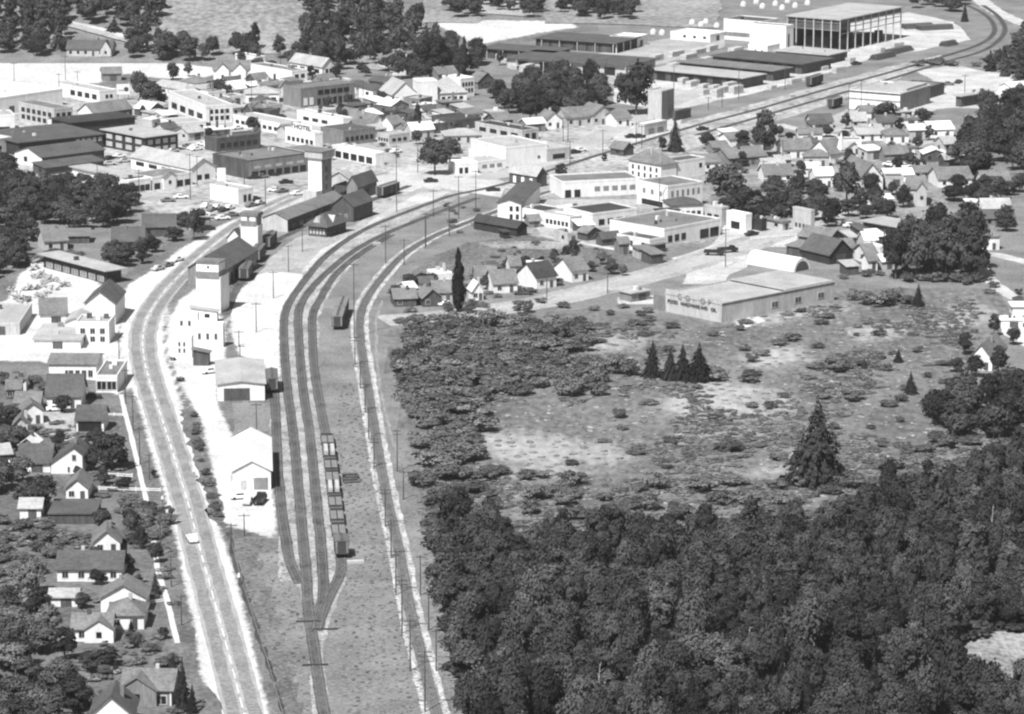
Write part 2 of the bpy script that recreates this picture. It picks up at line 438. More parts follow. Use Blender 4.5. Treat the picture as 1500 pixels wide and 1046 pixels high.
DRYP = [[(690, 640), (740, 632), (830, 640), (905, 655), (935, 668), (900, 678), (780, 682), (712, 672)],
                        [(960, 590), (1010, 568), (1060, 558), (1150, 574), (1190, 596), (1120, 612), (1010, 606)],
                        [(1000, 560), (1040, 552), (1075, 560), (1040, 572)], [(850, 505), (905, 486), (960, 490), (930, 510), (870, 516)],
                        [(1040, 700), (1100, 688), (1160, 682), (1150, 694), (1080, 706)], [(940, 648), (1000, 640), (1080, 626), (1100, 634), (1000, 652)],
                        [(720, 690), (780, 684), (870, 690), (820, 698), (740, 700)], [(1060, 470), (1180, 450), (1240, 446), (1200, 462), (1100, 480)],
                        [(1130, 660), (1170, 652), (1190, 664), (1150, 672)], [(720, 552), (770, 545), (780, 560), (740, 566)],
                        [(960, 600), (1080, 586), (1100, 600), (1000, 615)], [(1240, 480), (1330, 470), (1330, 490), (1260, 500)],
                        [(1360, 470), (1420, 440), (1460, 452), (1450, 470), (1390, 486)], [(1080, 520), (1170, 508), (1200, 530), (1110, 540)]]
field('meadow', [(560, 470), (700, 462), (860, 445), (1000, 470), (1230, 428), (1440, 420), (1480, 440), (1430, 520), (1440, 580), (1540, 600), (1560, 680), (1300, 780), (1000, 830), (640, 800), (600, 640)], DRYP, Z(1), FIELDM)
# ploughed strips at the right edge
for i, (x0, x1, y0, y1) in enumerate([(1358, 1420, 484, 480), (1355, 1408, 494, 491), (1362, 1402, 503, 501), (1350, 1410, 536, 530)]):
    strip('ploughed_strip', path([(x0, y0), ((x0+x1)/2, (y0+y1)/2 + 1), (x1, y1)]), -1.2, 1.2, Z(5), SOIL, .4, i)
# top left: bare white ground, hill road, meadows
field('bare_ground', None, [[(-80, 74), (0, 71), (75, 79), (150, 90), (200, 87), (260, 92), (330, 100), (330, 108), (280, 118), (225, 115), (180, 108), (150, 122), (95, 124), (60, 138), (-100, 142)]], Z(2), BAREF, 3.0, (3.5, 4), 7.0)
field('bare_ground', None, [[(628, 34), (700, 29), (800, 30), (842, 34), (850, 40), (795, 48), (748, 57), (712, 64), (690, 68), (672, 52)]], Z(2), BAREF, 3.0, (3.5, 4), 7.0)
strip('hill_road', path([(96, 36), (130, 45), (170, 56), (215, 68)]), -2.6, 2.6, .3, GRAVELG, .4, 4)
strip('hill_road_verge', path([(100, 34), (135, 42), (172, 52), (205, 60)]), -2.5, 1.2, .2, GRAVEL, .6, 4)
HILLM = mat('hill_pasture', .16, scale=.03, fine=.4, lo=.14, hi=.34, stretch=(1, .6, 1), bump=.4)
def drape(name, pts, dz, m, n=14):
    """a quad of pixels draped on the terrain: pts = (bl, br, tr, tl)"""
    bl, br, tr, tl = [G(*p) for p in pts]; V = []; Fc = []
    for j in range(n+1):
        for i in range(n+1):
            p = bl.lerp(br, i/n).lerp(tl.lerp(tr, i/n), j/n)
            e = 0 if 0 < i < n and 0 < j < n else 4
            p = p + Vector((mnoise.noise(p*.05)*e, mnoise.noise(p*.05+Vector((9, 0, 0)))*e, 0))
            V.append((p.x, p.y, hz(p.x, p.y) + dz))
    for j in range(n):
        for i in range(n): Fc.append((j*(n+1)+i, j*(n+1)+i+1, (j+1)*(n+1)+i+1, (j+1)*(n+1)+i))
    o = obj(name, mesh(name, V, Fc, m)); o['kind'] = 'structure'
drape('pasture', [(225, 76), (440, 82), (450, -20), (250, -20)], .25, HILLM)
drape('pasture', [(440, 92), (640, 112), (620, 20), (430, 0)], .2, HILLM)
drape('pasture', [(560, 26), (700, 34), (720, -20), (540, -20)], .25, HILLM)
drape('pasture', [(800, 34), (1050, 42), (1060, -20), (800, -20)], .3, HILLM)
drape('pale_slope', [(700, 20), (790, 26), (770, -8), (700, -8)], .35, GRAVELG, 6)
# mill yards
sheet('mill_yard', [(1002, 158), (1060, 146), (1100, 138), (1200, 110), (1290, 82), (1350, 74), (1422, 58), (1410, 44), (1396, 32), (1330, 18), (1200, 44), (1130, 60), (1050, 84), (940, 118), (900, 130), (900, 150), (960, 160)], Z(2), GRAVEL, 1.2, 4, 22)
sheet('storage_yard', [(900, 196), (930, 176), (1010, 160), (1000, 172), (990, 190), (930, 212), (895, 214)], Z(3), GRAVEL, .8, 4, 23)
sheet('lumber_yard', [(830, 96), (900, 70), (980, 56), (1062, 58), (1060, 70), (960, 96), (900, 124), (870, 122)], Z(2), GRAVELG, 1, 4, 24)
sheet('east_yard', [(1340, 104), (1400, 95), (1440, 104), (1520, 112), (1520, 160), (1400, 158), (1370, 160), (1340, 172), (1300, 172), (1350, 150), (1385, 128)], Z(2), GRAVEL, 1, 4, 25)
sheet('east_lot', [(1170, 190), (1240, 160), (1320, 172), (1290, 190), (1230, 192), (1180, 206)], Z(2), GRAVELG, 1, 4, 26)
sheet('rail_side_ground', [(820, 222), (1000, 180), (1200, 126), (1300, 98), (1380, 80), (1380, 88), (1300, 122), (1200, 158), (1040, 208), (960, 240), (800, 285), (740, 300), (735, 270)], Z(2) + .003, TOWN, 1, 4, 27)
strip('street', path([(700, 262), (760, 250), (837, 222), (900, 188), (960, 160), (1040, 128)]), -5, 5, Z(4), STREET, .3, 5)
strip('street', path([(1140, 182), (1200, 196), (1290, 202), (1330, 198), (1392, 184)]), -2.5, 2.5, Z(4), GRAVEL, .3, 6)
strip('street', path([(1010, 222), (1100, 232), (1200, 240), (1270, 225), (1385, 204), (1420, 196)]), -2.2, 2.2, Z(4) + .002, STREET, .4, 6)
strip('east_road', path([(1428, 374), (1450, 372), (1480, 378), (1530, 390)]), -2.8, 2.8, Z(3), GRAVEL, .4, 7)
strip('footpath', path([(1434, 378), (1440, 396), (1452, 412), (1476, 430), (1510, 450)]), -2.3, 2.3, Z(3) + .002, GRAVEL, .4, 8)
sheet('concrete_drive', [(1466, 470), (1500, 465), (1540, 470), (1540, 520), (1494, 505), (1470, 490)], Z(4), CONC, .5, 3, 28)
strip('upper_road', path([(1430, -6), (1446, 8), (1466, 20), (1498, 34), (1540, 48)]), -4, 4, Z(3), GRAVEL, .6, 9)

for k_, pl in enumerate([[(455, 252), (400, 218), (345, 192), (285, 166), (225, 148)], [(572, 238), (510, 206), (450, 182), (405, 164)], [(200, 240), (300, 216), (425, 178), (540, 150), (625, 136)], [(352, 274), (455, 250), (560, 222), (640, 206), (740, 190)], [(290, 296), (205, 286), (140, 276)], [(130, 190), (205, 172), (300, 150), (420, 128)]]):
    C = path(pl, 6); strip('pavement', C, -5.2, 5.2, Z(2) + .002 + .0007*k_, GRAVELG, .3, k_); strip('town_street', C, -3.6, 3.6, Z(3) + .002 + .0007*k_, ASPH, .2, k_)
# highway
HW_PTS = [(384, 1130), (358, 1046), (333, 950), (310, 866), (291, 797), (276.5, 740), (264, 699), (251, 656), (236, 610), (221, 564), (212, 530), (209, 498), (214, 470), (227, 446), (247, 420), (269, 398), (295, 374), (322, 352), (352, 330), (390, 306), (440, 284), (500, 266), (560, 252)]
HW = path(HW_PTS)
field('gravel_ground', None, [[(345, 1130), (322, 1046), (300, 1000), (292, 985), (288, 940), (280, 900), (268, 850), (260, 800), (248, 760), (240, 720), (226, 680), (214, 640), (205, 600), (188, 560), (177, 520), (176, 470), (172, 440), (190, 415), (230, 392), (262, 365), (300, 345), (322, 330), (352, 318), (352, 340), (318, 368), (290, 392), (262, 420), (247, 444), (240, 480), (241, 520), (256, 560), (273, 610), (291, 660), (306, 720), (319, 762), (331, 800), (353, 870), (373, 960), (396, 1046), (420, 1130)],
  [(246, 470), (262, 440), (290, 420), (300, 440), (330, 470), (330, 530), (318, 545), (318, 590), (342, 640), (340, 700), (345, 716), (398, 716), (406, 760), (404, 790), (340, 772), (326, 766), (314, 700), (296, 620), (262, 560), (244, 510)],
  [(336, 455), (352, 424), (378, 402), (398, 396), (446, 399), (434, 428), (418, 458), (412, 500), (411, 530), (412, 580), (404, 600), (398, 560), (386, 535), (350, 520), (340, 495)],
  [(-60, 452), (10, 440), (30, 400), (60, 384), (110, 392), (150, 418), (176, 424), (173, 470), (178, 540), (190, 566), (172, 580), (130, 552), (60, 530), (-60, 528)]], Z(3), GRAVF, 1.5, (2.0, 1.6), 5.0)
strip('highway', HW, -3.7, 3.7, Z(5), ASPH, .15, 1)
strip('highway_wheel_lane', HW, -3.0, -.75, Z(6), TYRE, .18, 2)
strip('highway_wheel_lane', HW, .75, 3.0, Z(6), TYRE, .18, 3)
strip('highway_worn_centre', HW, -.55, .55, Z(6), GRAVELG, .12, 9)
HC = resample(HW, 3.0)
for k in range(0, len(HC)-2, 3): strip('centre_line', HC[k:k+3], -.12, .12, Z(7), PAINT, .03, 4)
# yards between the highway and the rails
sheet('platform_ground', [(380, 400), (402, 372), (432, 350), (452, 342), (520, 330), (560, 298), (620, 274), (664, 284), (640, 296), (590, 314), (530, 344), (480, 376), (448, 402), (400, 398)], Z(4) + .001, GRAVELG, .7, 3, 43)
sheet('platform_edge', [(470, 366), (520, 340), (560, 312), (612, 284), (660, 280), (640, 292), (588, 306), (540, 330), (500, 356), (450, 398), (440, 398)], Z(5), GRAVEL, .5, 3, 44)
strip('shrub_border_soil', path([(272, 600), (283, 640), (300, 690), (318, 750), (326, 770)]), -1.6, 1.6, Z(5), GARDEN, .9, 45)
sheet('grass_plot', [(340, 590), (395, 590), (398, 640), (392, 655), (345, 655)], Z(5), GRASS, .8, 3, 46)
sheet('gravel_yard', [(62, 604), (110, 600), (112, 640), (90, 648), (66, 632)], Z(4), GRAVELG, .8, 3, 48)
# sidewalk
strip('sidewalk', path([(177, 578), (184, 608), (191, 634), (201, 676), (213, 727), (218, 750)]), -.55, .55, Z(6), CONC, .1, 47)
strip('sidewalk', path([(224, 784), (231, 834), (243, 872), (252, 910), (260, 942)]), -.55, .55, Z(6), CONC, .1, 48)
for i, (x0, y0, x1, y1, x2, y2, x3, y3) in enumerate([(232, 836, 240, 834, 262, 838, 258, 800), (240, 880, 262, 872, 268, 860, 262, 840), (246, 905, 272, 896, 268, 875, 250, 878), (256, 940, 284, 945, 284, 920, 262, 912)]):
    sheet('verge_grass', [(x0, y0), (x1, y1), (x2, y2), (x3, y3)], Z(5), GARDEN, .5, 2, 50 + i)
sheet('verge_grass', [(285, 1075), (286, 1010), (305, 1006), (318, 1020), (326, 1050), (332, 1080)], Z(5), GARDEN, .5, 2, 55)
strip('ditch', path([(335, 780), (347, 830), (366, 890), (392, 970), (416, 1046), (440, 1120)]), -.5, .5, Z(4), SOIL, .4, 56)

# rail corridor
sheet('rail_yard_ground', [(400, 560), (398, 640), (402, 700), (406, 760), (408, 800), (410, 852), (426, 852), (440, 862), (450, 930), (455, 1000), (462, 1130), (498, 1130), (484, 1046), (478, 1000), (474, 950), (490, 890), (506, 850), (500, 780), (484, 700), (470, 630), (466, 580), (466, 520), (466, 470), (476, 440), (500, 404), (530, 372), (570, 340), (640, 304), (690, 284), (668, 280), (610, 302), (556, 330), (508, 354), (470, 384), (440, 420), (424, 450), (414, 490), (412, 540)], Z(5) + .002, YARDG, .7, 3, 60)
TRK = {
 'main': [(492, 1130), (475, 1046), (467, 1000), (460.6, 953), (452.6, 900), (448.6, 846), (442, 768), (430, 639), (421, 570), (416, 500), (417, 462), (427, 438), (450, 406), (473, 379), (503, 355), (541, 333), (600, 309), (632, 297), (664, 286), (712, 276), (766, 262), (830, 242), (900, 220), (1020, 184), (1110, 160), (1200, 134), (1300, 107), (1371, 86), (1420, 71), (1447, 58), (1457, 44), (1450, 28), (1430, 14), (1400, 2)],
 'spur': [(440, 856), (431, 838), (424, 820), (419, 790), (415, 768), (408, 700), (405, 639), (403, 590), (401, 560)],
 'second': [(463, 925), (470, 890), (474, 860), (469, 780), (467, 768), (454, 639), (444, 570), (438, 500), (437, 460), (444, 440), (462, 416), (493, 387), (524, 364), (570, 340), (640, 312), (700, 290)],
 'third': [(463, 925), (480, 880), (497, 845), (500, 818), (494, 768), (481, 660), (470, 600), (461, 545), (458, 500), (458, 462), (468, 440), (492, 402), (530, 370), (574, 344)],
 'mill_loop': [(1020, 198), (1110, 172), (1200, 146), (1300, 117), (1380, 92), (1436, 76), (1462, 60), (1472, 43), (1462, 24), (1440, 8)],
 'elevator': [(331, 462), (343, 430), (361, 400), (380, 376), (398, 356), (430, 340), (470, 316), (520, 302), (571, 283), (600, 272)],
}
def track(pts, label, bed=BALLAST, w=1.2, z=Z(6), ties=True, tz=0):
    C = path(pts, 3)
    strip('track_bed', C, -w, w, z, bed, .18, len(pts))
    root = empty('railway_track', C[0]); tag(root, label, 'railway track')
    off = -Vector(C[0])
    for sgn in (-1, 1):
        V, Fc = ribbon(C, sgn*.7175 - .05, sgn*.7175 + .05, z + .16)
        n = len(V); V2 = [(v[0]+off.x, v[1]+off.y, v[2]+off.z) for v in V] + [(v[0]+off.x, v[1]+off.y, v[2]+off.z-.12) for v in V]
        F2 = list(Fc)
        for i in range(0, n-2, 2): F2 += [(i, i+2, n+i+2, n+i), (i+3, i+1, n+i+1, n+i+3)]
        obj('rail', mesh('rail', V2, F2, STEEL), root)
    if ties:
        C2 = resample(C, .75); mb = MB(); V = []; Fc = []
        for i in range(1, len(C2)-1):
            p = C2[i]; d = (C2[i+1]-C2[i-1]).normalized(); nr = Vector((d.y, -d.x, 0)); k = len(V)
            zz = p.z + z + .045
            for s1, s2 in ((-1.15, -.11), (1.15, -.11), (1.15, .11), (-1.15, .11)):
                q = p + nr*s1 + d*s2 + off; V.append((q.x, q.y, zz + off.z))
            V += [(a, b, c-.08) for a, b, c in V[k:k+4]]
            Fc += [(k, k+1, k+2, k+3), (k, k+4, k+5, k+1), (k+1, k+5, k+6, k+2), (k+2, k+6, k+7, k+3), (k+3, k+7, k+4, k)]
        o = obj('ties', mesh('ties', V, Fc, TIE), root); o['kind'] = 'stuff'
    return C
track(TRK['main'], 'main railway track running from the bottom edge past the depot to the mill')
track(TRK['spur'], 'short siding on the left of the yard beside the white gabled warehouse', z=Z(7))
track(TRK['second'], 'yard track just right of the main line curving past the platform', z=Z(8))
track(TRK['third'], 'outer yard track carrying the row of flatcars', z=Z(9))
track(TRK['mill_loop'], 'outer track of the loop bending round behind the mill at upper right', z=Z(7))
track(TRK['elevator'], 'spur track behind the feed mill and freight shed', z=Z(7))
# second line along the right of the corridor: pale ballast
RL = [(676, 1130), (640, 1046), (622, 980), (600, 890), (583, 800), (567, 730), (554, 660), (544, 600), (534, 540), (528, 500), (527, 470), (533, 446), (552, 416), (588, 376), (632, 348), (690, 324), (740, 305), (800, 282), (880, 262)]
CR = path(RL, 3)
strip('pale_roadbed', CR, -2.4, 2.4, Z(6), YARDG, .1, 71)
strip('pale_edge', CR, -2.35, -1.65, Z(7), YARDE, .3, 72)
strip('pale_edge', CR, 1.5, 2.4, Z(7), YARDE, .3, 73)
track(RL, 'single railway track on pale ballast beside the pole line', bed=mat('grey_ballast', .2, scale=.25, fine=1.6, lo=.13, hi=.28), w=1.0, z=Z(8))
strip('pale_wheel_rut', path([(560, 440), (552, 470), (552, 520), (556, 560), (566, 610), (580, 660)]), -.35, .35, Z(5), mat('dirt_rut', .24, .3, .3), .3, 74)
# ================================================================= BUILDINGS
H_, S_, WH, SH, GA = 'house', 'shop', 'warehouse', 'shed', 'garage'
win2 = lambda f='R', n=4, c='k': (f, n, 1, .06, .94, .4, .72, c)
open_ = lambda a=.1, b=.9, t=.75, f='R': (f, 1, 1, a, b, .02, t, 'k', 'opening', 1)
# ---- upper left
B(H_, 'long dark roofed house with a white gable under the hill road at upper left', (98, 82), -4, 164, 9, 3, 'gR', 3, 'l', 'd', dorm=[(.87, 4.5, 3.5)])
B(SH, 'small grey shed left of the round dark trees, below the white bare ground', (150, 119), 10, 178, 8, 3, 'gR', 2, 'm', 'm')
B(WH, 'huge white flat roofed warehouse cut by the left edge near the top', (-40, 174), 50, 92, 40, 6, 'flat', 0, 'w', 'w')
B(S_, 'white flat roofed store with a long row of wide dark windows below the bare ground', (146, 152), 40, 171, 'x78', 4.5, 'flat', 0, 'w', 'l', win=[('L', 4, 1, .35, .97, .3, .72), ('R', 2, 1, .3, .8, .4, .7)])
B(S_, 'white shop with a dark open front at the left edge', (-15, 195), 15, 22, 12, 6, 'flat', 0, 'w', 'l', win=[open_(.05, .8, .35)])
B('apartment block', 'pale grey two storey block with two rows of small windows, upper left', (80, 187), 40, 107, 'x28', 6.5, 'flat', 0, 'l', 'm', win=[('L', 6, 2, .05, .95, .15, .95), ('R', 3, 2, .05, .95, .15, .95)])
B(GA, 'low white garage with three dark doorways in front of the grey two storey block', (79, 193), 37, 133, 4, 3.4, 'flat', 0, 'w', 'w', win=[('R', 3, 1, .04, .96, .05, .7, 'k', 'doorway', .75)])
B('hall', 'dark hall with a white gable end and six pale windows along its side', (138, 184), 45, 194, 'x115', 4.5, 'gR', 3, 'd', 'm', end={'L': 'w'}, win=[('R', 6, 1, .05, .95, .35, .75, 'l', 'window', .5)])
B(S_, 'white stucco two storey block with dark openings on its left face', (302, 182), 24, 341, 'x247', 6.5, 'flat', 0, 'w', 'l', win=[('L', 4, 1, .05, .95, .15, .5), ('R', 4, 2, .1, .9, .2, .95)])
B(S_, 'low white building with a pale roof in front of the white stucco block', (256, 196), 30, 302, 12, 3.5, 'flat', 0, 'w', 'l', win=[win2()])
B(H_, 'white house with a pale hipped roof left of the white stucco block', (272, 144), 45, 286, 'x225', 3, 'hip', 2.5, 'w', 'l', win=[win2('L', 5)])
B(H_, 'grey hipped roof house at the top of the white block, beside the bare ground', (290, 134), 45, 318, 'x262', 3, 'hip', 2, 'w', 'm')
B('commercial block', 'black two storey building with a pale roof and rows of pale windows', (213, 227), 42, 261, 'x151', 6, 'flat', 0, 'k', 'l', over=.8, win=[('L', 4, 2, .04, .96, .12, 1.0, 'l'), ('R', 4, 2, .04, .96, .12, 1.0, 'l')], vents=1)
B(WH, 'long black walled warehouse with a dark flat roof joining the pale roofed black block', (28, 229), 36, 152, 30, 4.6, 'flat', 0, 'k', 'd', over=.7, win=[('R', 5, 1, .66, .99, .55, .85, 'l')], vents=3)
B(WH, 'black roofed wing behind the black two storey building', (104, 201), 36, 198, 14, 5, 'flat', 0, 'k', 'k', over=.7)
B(SH, 'long dark gabled shed with a white end wall near the left edge', (62, 246), 42, 153, 'x22', 3.5, 'gR', 2.5, 'd', 'd', end={'L': 'w'}, win=[('L', 1, 1, .3, .5, .3, .8)])
B(SH, 'low dark lean-to along the front of the long gabled shed', (66, 257), 42, 152, 7, 2.4, 'shR', 1, 'd', 'd')
B(H_, 'pale cube of a house half hidden by trees at the left edge', (-5, 226), 45, 18, 8, 5, 'flat', 0, 'l', 'w')
B(S_, 'wide white store under a broad pale roof above the left grove', (180, 281), 40, 206, 'x106', 4.5, 'flat', 0, 'w', 'l', over=.8, win=[('L', 1, 1, .62, .8, .05, .7, 'k', 'doorway', .9), ('L', 2, 1, .1, .4, .4, .7)])
B('gas station', 'small white filling station with dark glass front beside the wide white store', (189, 284), 42, 221, 6, 4, 'flat', 0, 'w', 'w', win=[('R', 4, 1, .04, .96, .1, .6, 'k', 'window', .85)])
B(S_, 'row of white storefronts with dark windows right of the filling station', (223, 279), 42, 282, 12, 4, 'flat', 0, 'w', 'm', win=[('R', 5, 1, .03, .97, .05, .55, 'k', 'window', .75)], dorm=[(.4, 5, 1.5)])
B(WH, 'long white warehouse with a pale ribbed gable roof and white gable front', (279, 266), 40, 316, 'x192', 4.2, 'gL', 3, 'w', 'l', win=[('R', 2, 1, .2, .8, .05, .45), ('L', 3, 1, .05, .7, .4, .7)])
# ---- upper middle left
B(H_, 'white house with twin grey gables below the wooded hill', (313, 121), 5, 366, 10, 5, 'gR', 3, 'w', 'm', dorm=[(.25, 5, 2.5), (.72, 5, 2.5)])
B(S_, 'long white building with a grey roof right of the twin gabled house', (428, 120), 40, 450, 'x366', 4, 'flat', 0, 'w', 'm', win=[('R', 2, 1, .1, .9, .3, .7)])
B(WH, 'small white block behind the long white building', (375, 99), 40, 389, 'x345', 4, 'flat', 0, 'w', 'l')
B(H_, 'hipped roof bungalow with a dark porch below the long white building', (360, 151), 5, 409, 10, 3.5, 'hip', 2.2, 'w', 'l', win=[('R', 4, 1, .05, .95, .1, .6)])
B(H_, 'large white gabled house standing under the wooded hill', (472, 114), 40, 491, 'x425', 4.5, 'gL', 3, 'w', 'l', win=[('L', 4, 1, .05, .95, .35, .7), ('R', 2, 1, .2, .8, .4, .75)])
B(H_, 'small white gabled house half buried in trees on the hill foot', (562, 99), 20, 585, 9, 3, 'gL', 2.5, 'w', 'm')
B('commercial block', 'grey brick two storey block with columned ground floor', (441, 158), 40, 520, 'x415', 7, 'flat', 0, 'm', 'm', win=[('R', 5, 1, .3, .9, .6, .85, 'k', 'window', .8), ('R', 7, 1, .28, .97, .05, .4, 'k', 'window', .6), ('R', 2, 1, .03, .25, .1, .5, 'w')])
B('church hall', 'white two storey church hall with rows of small windows', (675, 143), 40, 695, 'x648', 7, 'flat', 0, 'w', 'w', win=[('R', 4, 2, .08, .92, .25, .95)])
ch, cw, cd = B('church', 'white church under a broad pale pyramid roof with a thin spire', (641, 149), 20, 684, 13, 3, 'pyr', 6, 'w', 'l', win=[('R', 4, 1, .1, .9, .2, .6)])
MB().tube((cw/2, cd/2, 8.6), (cw/2, cd/2, 11.5), .5, .05).build('spire', W['m'], ch)
B('church tower', 'plain white square tower beside the pyramid roofed church', (612, 151), 15, 641, 8, 8, 'flat', 0, 'w', 'w')
B(H_, 'white house with a steep pale roof left of the white church tower', (575, 152), 20, 612, 15, 3.5, 'gL', 4.5, 'w', 'l')
B(H_, 'grey house with a dark gable right of the white church hall', (700, 131), 35, 725, 'x686', 3, 'gL', 3, 'm', 'm', end={'R': 'd'})
B(S_, 'low white building with a grey flat roof below the columned brick block', (503, 191), 40, 516, 'x435', 4, 'flat', 0, 'w', 'l', win=[('L', 3, 1, .1, .7, .3, .6)])
B(S_, 'low dark roofed block just left of the white church', (560, 177), 40, 592, 'x525', 3, 'flat', 0, 'd', 'd')
B(H_, 'white house with a long grey gable roof behind the hotel row', (545, 193), 40, 563, 'x508', 3, 'gL', 3, 'w', 'm')
B(H_, 'small white house right of the long grey gabled house', (575, 194), 40, 591, 'x558', 3, 'gR', 2.5, 'w', 'm')
B(S_, 'grey brick shop row with a dark roof and small windows', (503, 214), 40, 550, 'x470', 5, 'flat', 0, 'm', 'd', win=[('R', 6, 1, .05, .95, .3, .6)])
hotel, hw, hd = B('hotel', 'white flat fronted hotel with a black lettered roof sign', (462, 217), 40, 473, 'x418', 5, 'flat', 0, 'w', 'l', win=[('L', 6, 1, .05, .95, .2, .5)])
B(S_, 'white low store with dark windows and rounded awning by the wide street', (550, 243), 40, 563, 'x487', 4, 'flat', 0, 'w', 'w', win=[('L', 5, 1, .05, .95, .1, .65, 'k', 'window', .75)])
B(SH, 'small dark shed among the yards left of the brick block', (395, 175), 40, 410, 'x382', 3, 'flat', 0, 'd', 'd')
B(S_, 'long pale roofed row behind the dark brick corner store', (410, 197), 40, 441, 'x342', 3.6, 'flat', 0, 'w', 'l', win=[('L', 8, 1, .03, .97, .3, .65)])
B(S_, 'dark brick row with a dark roof left of the hotel', (318, 223), 38, 382, 'x300', 4.5, 'flat', 0, 'd', 'd', win=[('R', 6, 1, .05, .95, .3, .65)])
B('commercial block', 'large dark brick corner store with awnings along its front', (365, 263), 41, 452, 'x312', 6, 'flat', 0, 'd', 'm', end={'R': 'm'}, win=[('R', 7, 1, .03, .97, .06, .42, 'k', 'window', .75), ('R', 5, 1, .05, .95, .55, .7, 'l', 'window', .6)], vents=5)
B(S_, 'low grey roofed shops between the hotel and the dark corner store', (452, 240), 41, 488, 14, 3.6, 'flat', 0, 'l', 'm', win=[('R', 5, 1, .03, .97, .1, .6)])
for i, (f, xr, xl, c, r, lb) in enumerate([((390, 168), 414, 366, 'l', 'm', 'grey roofed bungalow between the white stucco block and the brick block'),
      ((368, 186), 384, 345, 'm', 'd', 'dark little store behind the pale roofed row'),
      ((570, 212), 600, 553, 'l', 'l', 'pale roofed building right of the grey brick row'),
      ((608, 190), 632, 590, 'w', 'd', 'dark roofed white house left of the street trees'),
      ((240, 166), 247, 205, 'l', 'l', 'pale roofed workshop left of the white stucco block'),
      ((236, 256), 262, 214, 'm', 'm', 'grey roofed store behind the row of white storefronts'),
      ((474, 176), 492, 452, 'l', 'l', 'pale flat roofed store right below the columned brick block')]):
    B(S_, lb, f, 40, xr, 'x%d' % xl, 3.2, 'flat', 0, c, r, win=[('L', 4, 1, .05, .95, .3, .65), ('R', 3, 1, .1, .9, .3, .65)])
# ---- depot and elevators
tw, tW, tD = B('grain elevator', 'tall pale grain elevator tower with an overhanging cap near the depot', (471.7, 298), 58, 486, 'x452', 14, 'flat', 0, 'w', 'm', vents=0, end={'R': 'm'}, win=[('R', 1, 3, .3, .6, .3, .9, 'd')])  # right face coloured grey to paint in its shaded side
MB().box(-.8, -.8, 14.5, tW+.8, tD+.8, 16.6).build('cap', W['l'], tw)
MB().box(-1.1, -1.1, 16.6, tW+1.1, tD+1.1, 16.85).build('cap_roof', RF['m'], tw)
MB().box(-3.2, 0, 0, -.05, tD, 4.2).build('side_bin', W['l'], tw)
B(WH, 'long dark sided warehouse with a pale end wall at the foot of the grain elevator', (421.5, 340), 68, 505, 'x385', 4, 'gR', 1.8, 'd', 'm', end={'L': 'l'}, win=[('R', 7, 1, .03, .97, .1, .6, 'k', 'doorway', .5)])
B(SH, 'pale gabled shed just behind the grain elevator', (511, 284), 64, 521, 'x484', 5, 'gR', 2, 'l', 'l', win=[('L', 1, 1, .4, .6, .3, .6)])
B(WH, 'grey storehouse with a dark roof between the grain elevator and the boxcar', (524, 293), 66, 552, 'x508', 4.5, 'gR', 3, 'm', 'd')
B(SH, 'low dark roofed shed right at the side of the grain elevator', (497, 294), 66, 513, 'x484', 3, 'gR', 2, 'd', 'd')
B('freight shed', 'dark gabled freight shed behind the depot with its side in shadow', (518, 325.6), 66, 546, 'x487', 5, 'gR', 3, 'd', 'd', win=[('L', 2, 1, .2, .8, .2, .5, 'm')])
dp, dW, dD = B('railway depot', 'small dark railway depot with a hipped roof and two pale dormers', (478, 348), 62, 507, 'x452', 3.2, 'hip', 3.6, 'd', 'd', over=1.2, win=[('L', 5, 1, .04, .96, .25, .75, 'l'), ('R', 4, 1, .05, .95, .25, .75)])
for k, (x, y) in enumerate(((1.2, dD*.55), (dW*.42, .9))):
    q = MB()
    if k == 0: q.poly_prism([(y-1.6, 3.7), (y+1.6, 3.7), (y, 6.2)], 'x', x-1.2, x+3)
    else: q.poly_prism([(x-1.6, 3.7), (x+1.6, 3.7), (x, 6.2)], 'y', y-1.2, y+3)
    q.build('dormer', W['l'], dp)
hd_, hW, hD = B('feed mill', 'white headhouse tower with a dark windowed cupola behind the feed mill roof', (378, 371), 72, 385, 'x353', 7.8, 'flat', 0, 'w', 'd', vents=0)
MB().box(-.1, .2, 7.9, hW*.96, hD-.2, 9.5).build('cupola', W['m'], hd_)
for k in (0, 1): block('window', W['w'], hd_, -.2, .6+k*hD*.5, 9.55, .3, .6+k*hD*.5+1.9, 10.9)
MB().box(-.1, .2, 9.5, hW*.96, hD-.2, 11).build('lantern', W['m'], hd_)
MB().box(-.4, -.2, 11, hW+.2, hD+.2, 12).build('cupola_roof', RF['m'], hd_)
B(SH, 'small dark roofed annex with a white front left of the rear headhouse', (353, 366), 72, 358, 'x334', 3.6, 'gR', 2.5, 'd', 'd', end={'L': 'w'})
B('feed warehouse', 'long dark roofed feed warehouse joining the two white headhouses', (330, 420), 77, 376, 11, 5, 'gR', 3.6, 'm', 'd', win=[('R', 8, 1, .03, .97, .05, .6, 'k', 'doorway', .4)])
fm, fW, fD = B('feed mill', 'tall blank white front headhouse of the feed mill with a white cupola on top', (323.5, 459), 76, 336, 'x288', 9.6, 'flat', 0, 'w', 'd', vents=0)
MB().box(-.3, .3, 9.7, fW*.75, fD-.1, 11.4).build('cupola_base', W['m'], fm)
MB().box(-.2, .4, 11.4, fW*.75, fD-.2, 13.8).build('cupola', W['w'], fm)
block('window', GLASS, fm, -.3, fD*.45, 12.4, -.1, fD*.52, 13)
MB().box(-.5, .1, 13.8, fW*.82, fD+.1, 14.1).build('cupola_roof', RF['m'], fm)
B(SH, 'low grey roofed lean-to at the foot of the front headhouse', (318, 472), 84, 320, 'x280', 3, 'shR', .8, 'w', 'l')
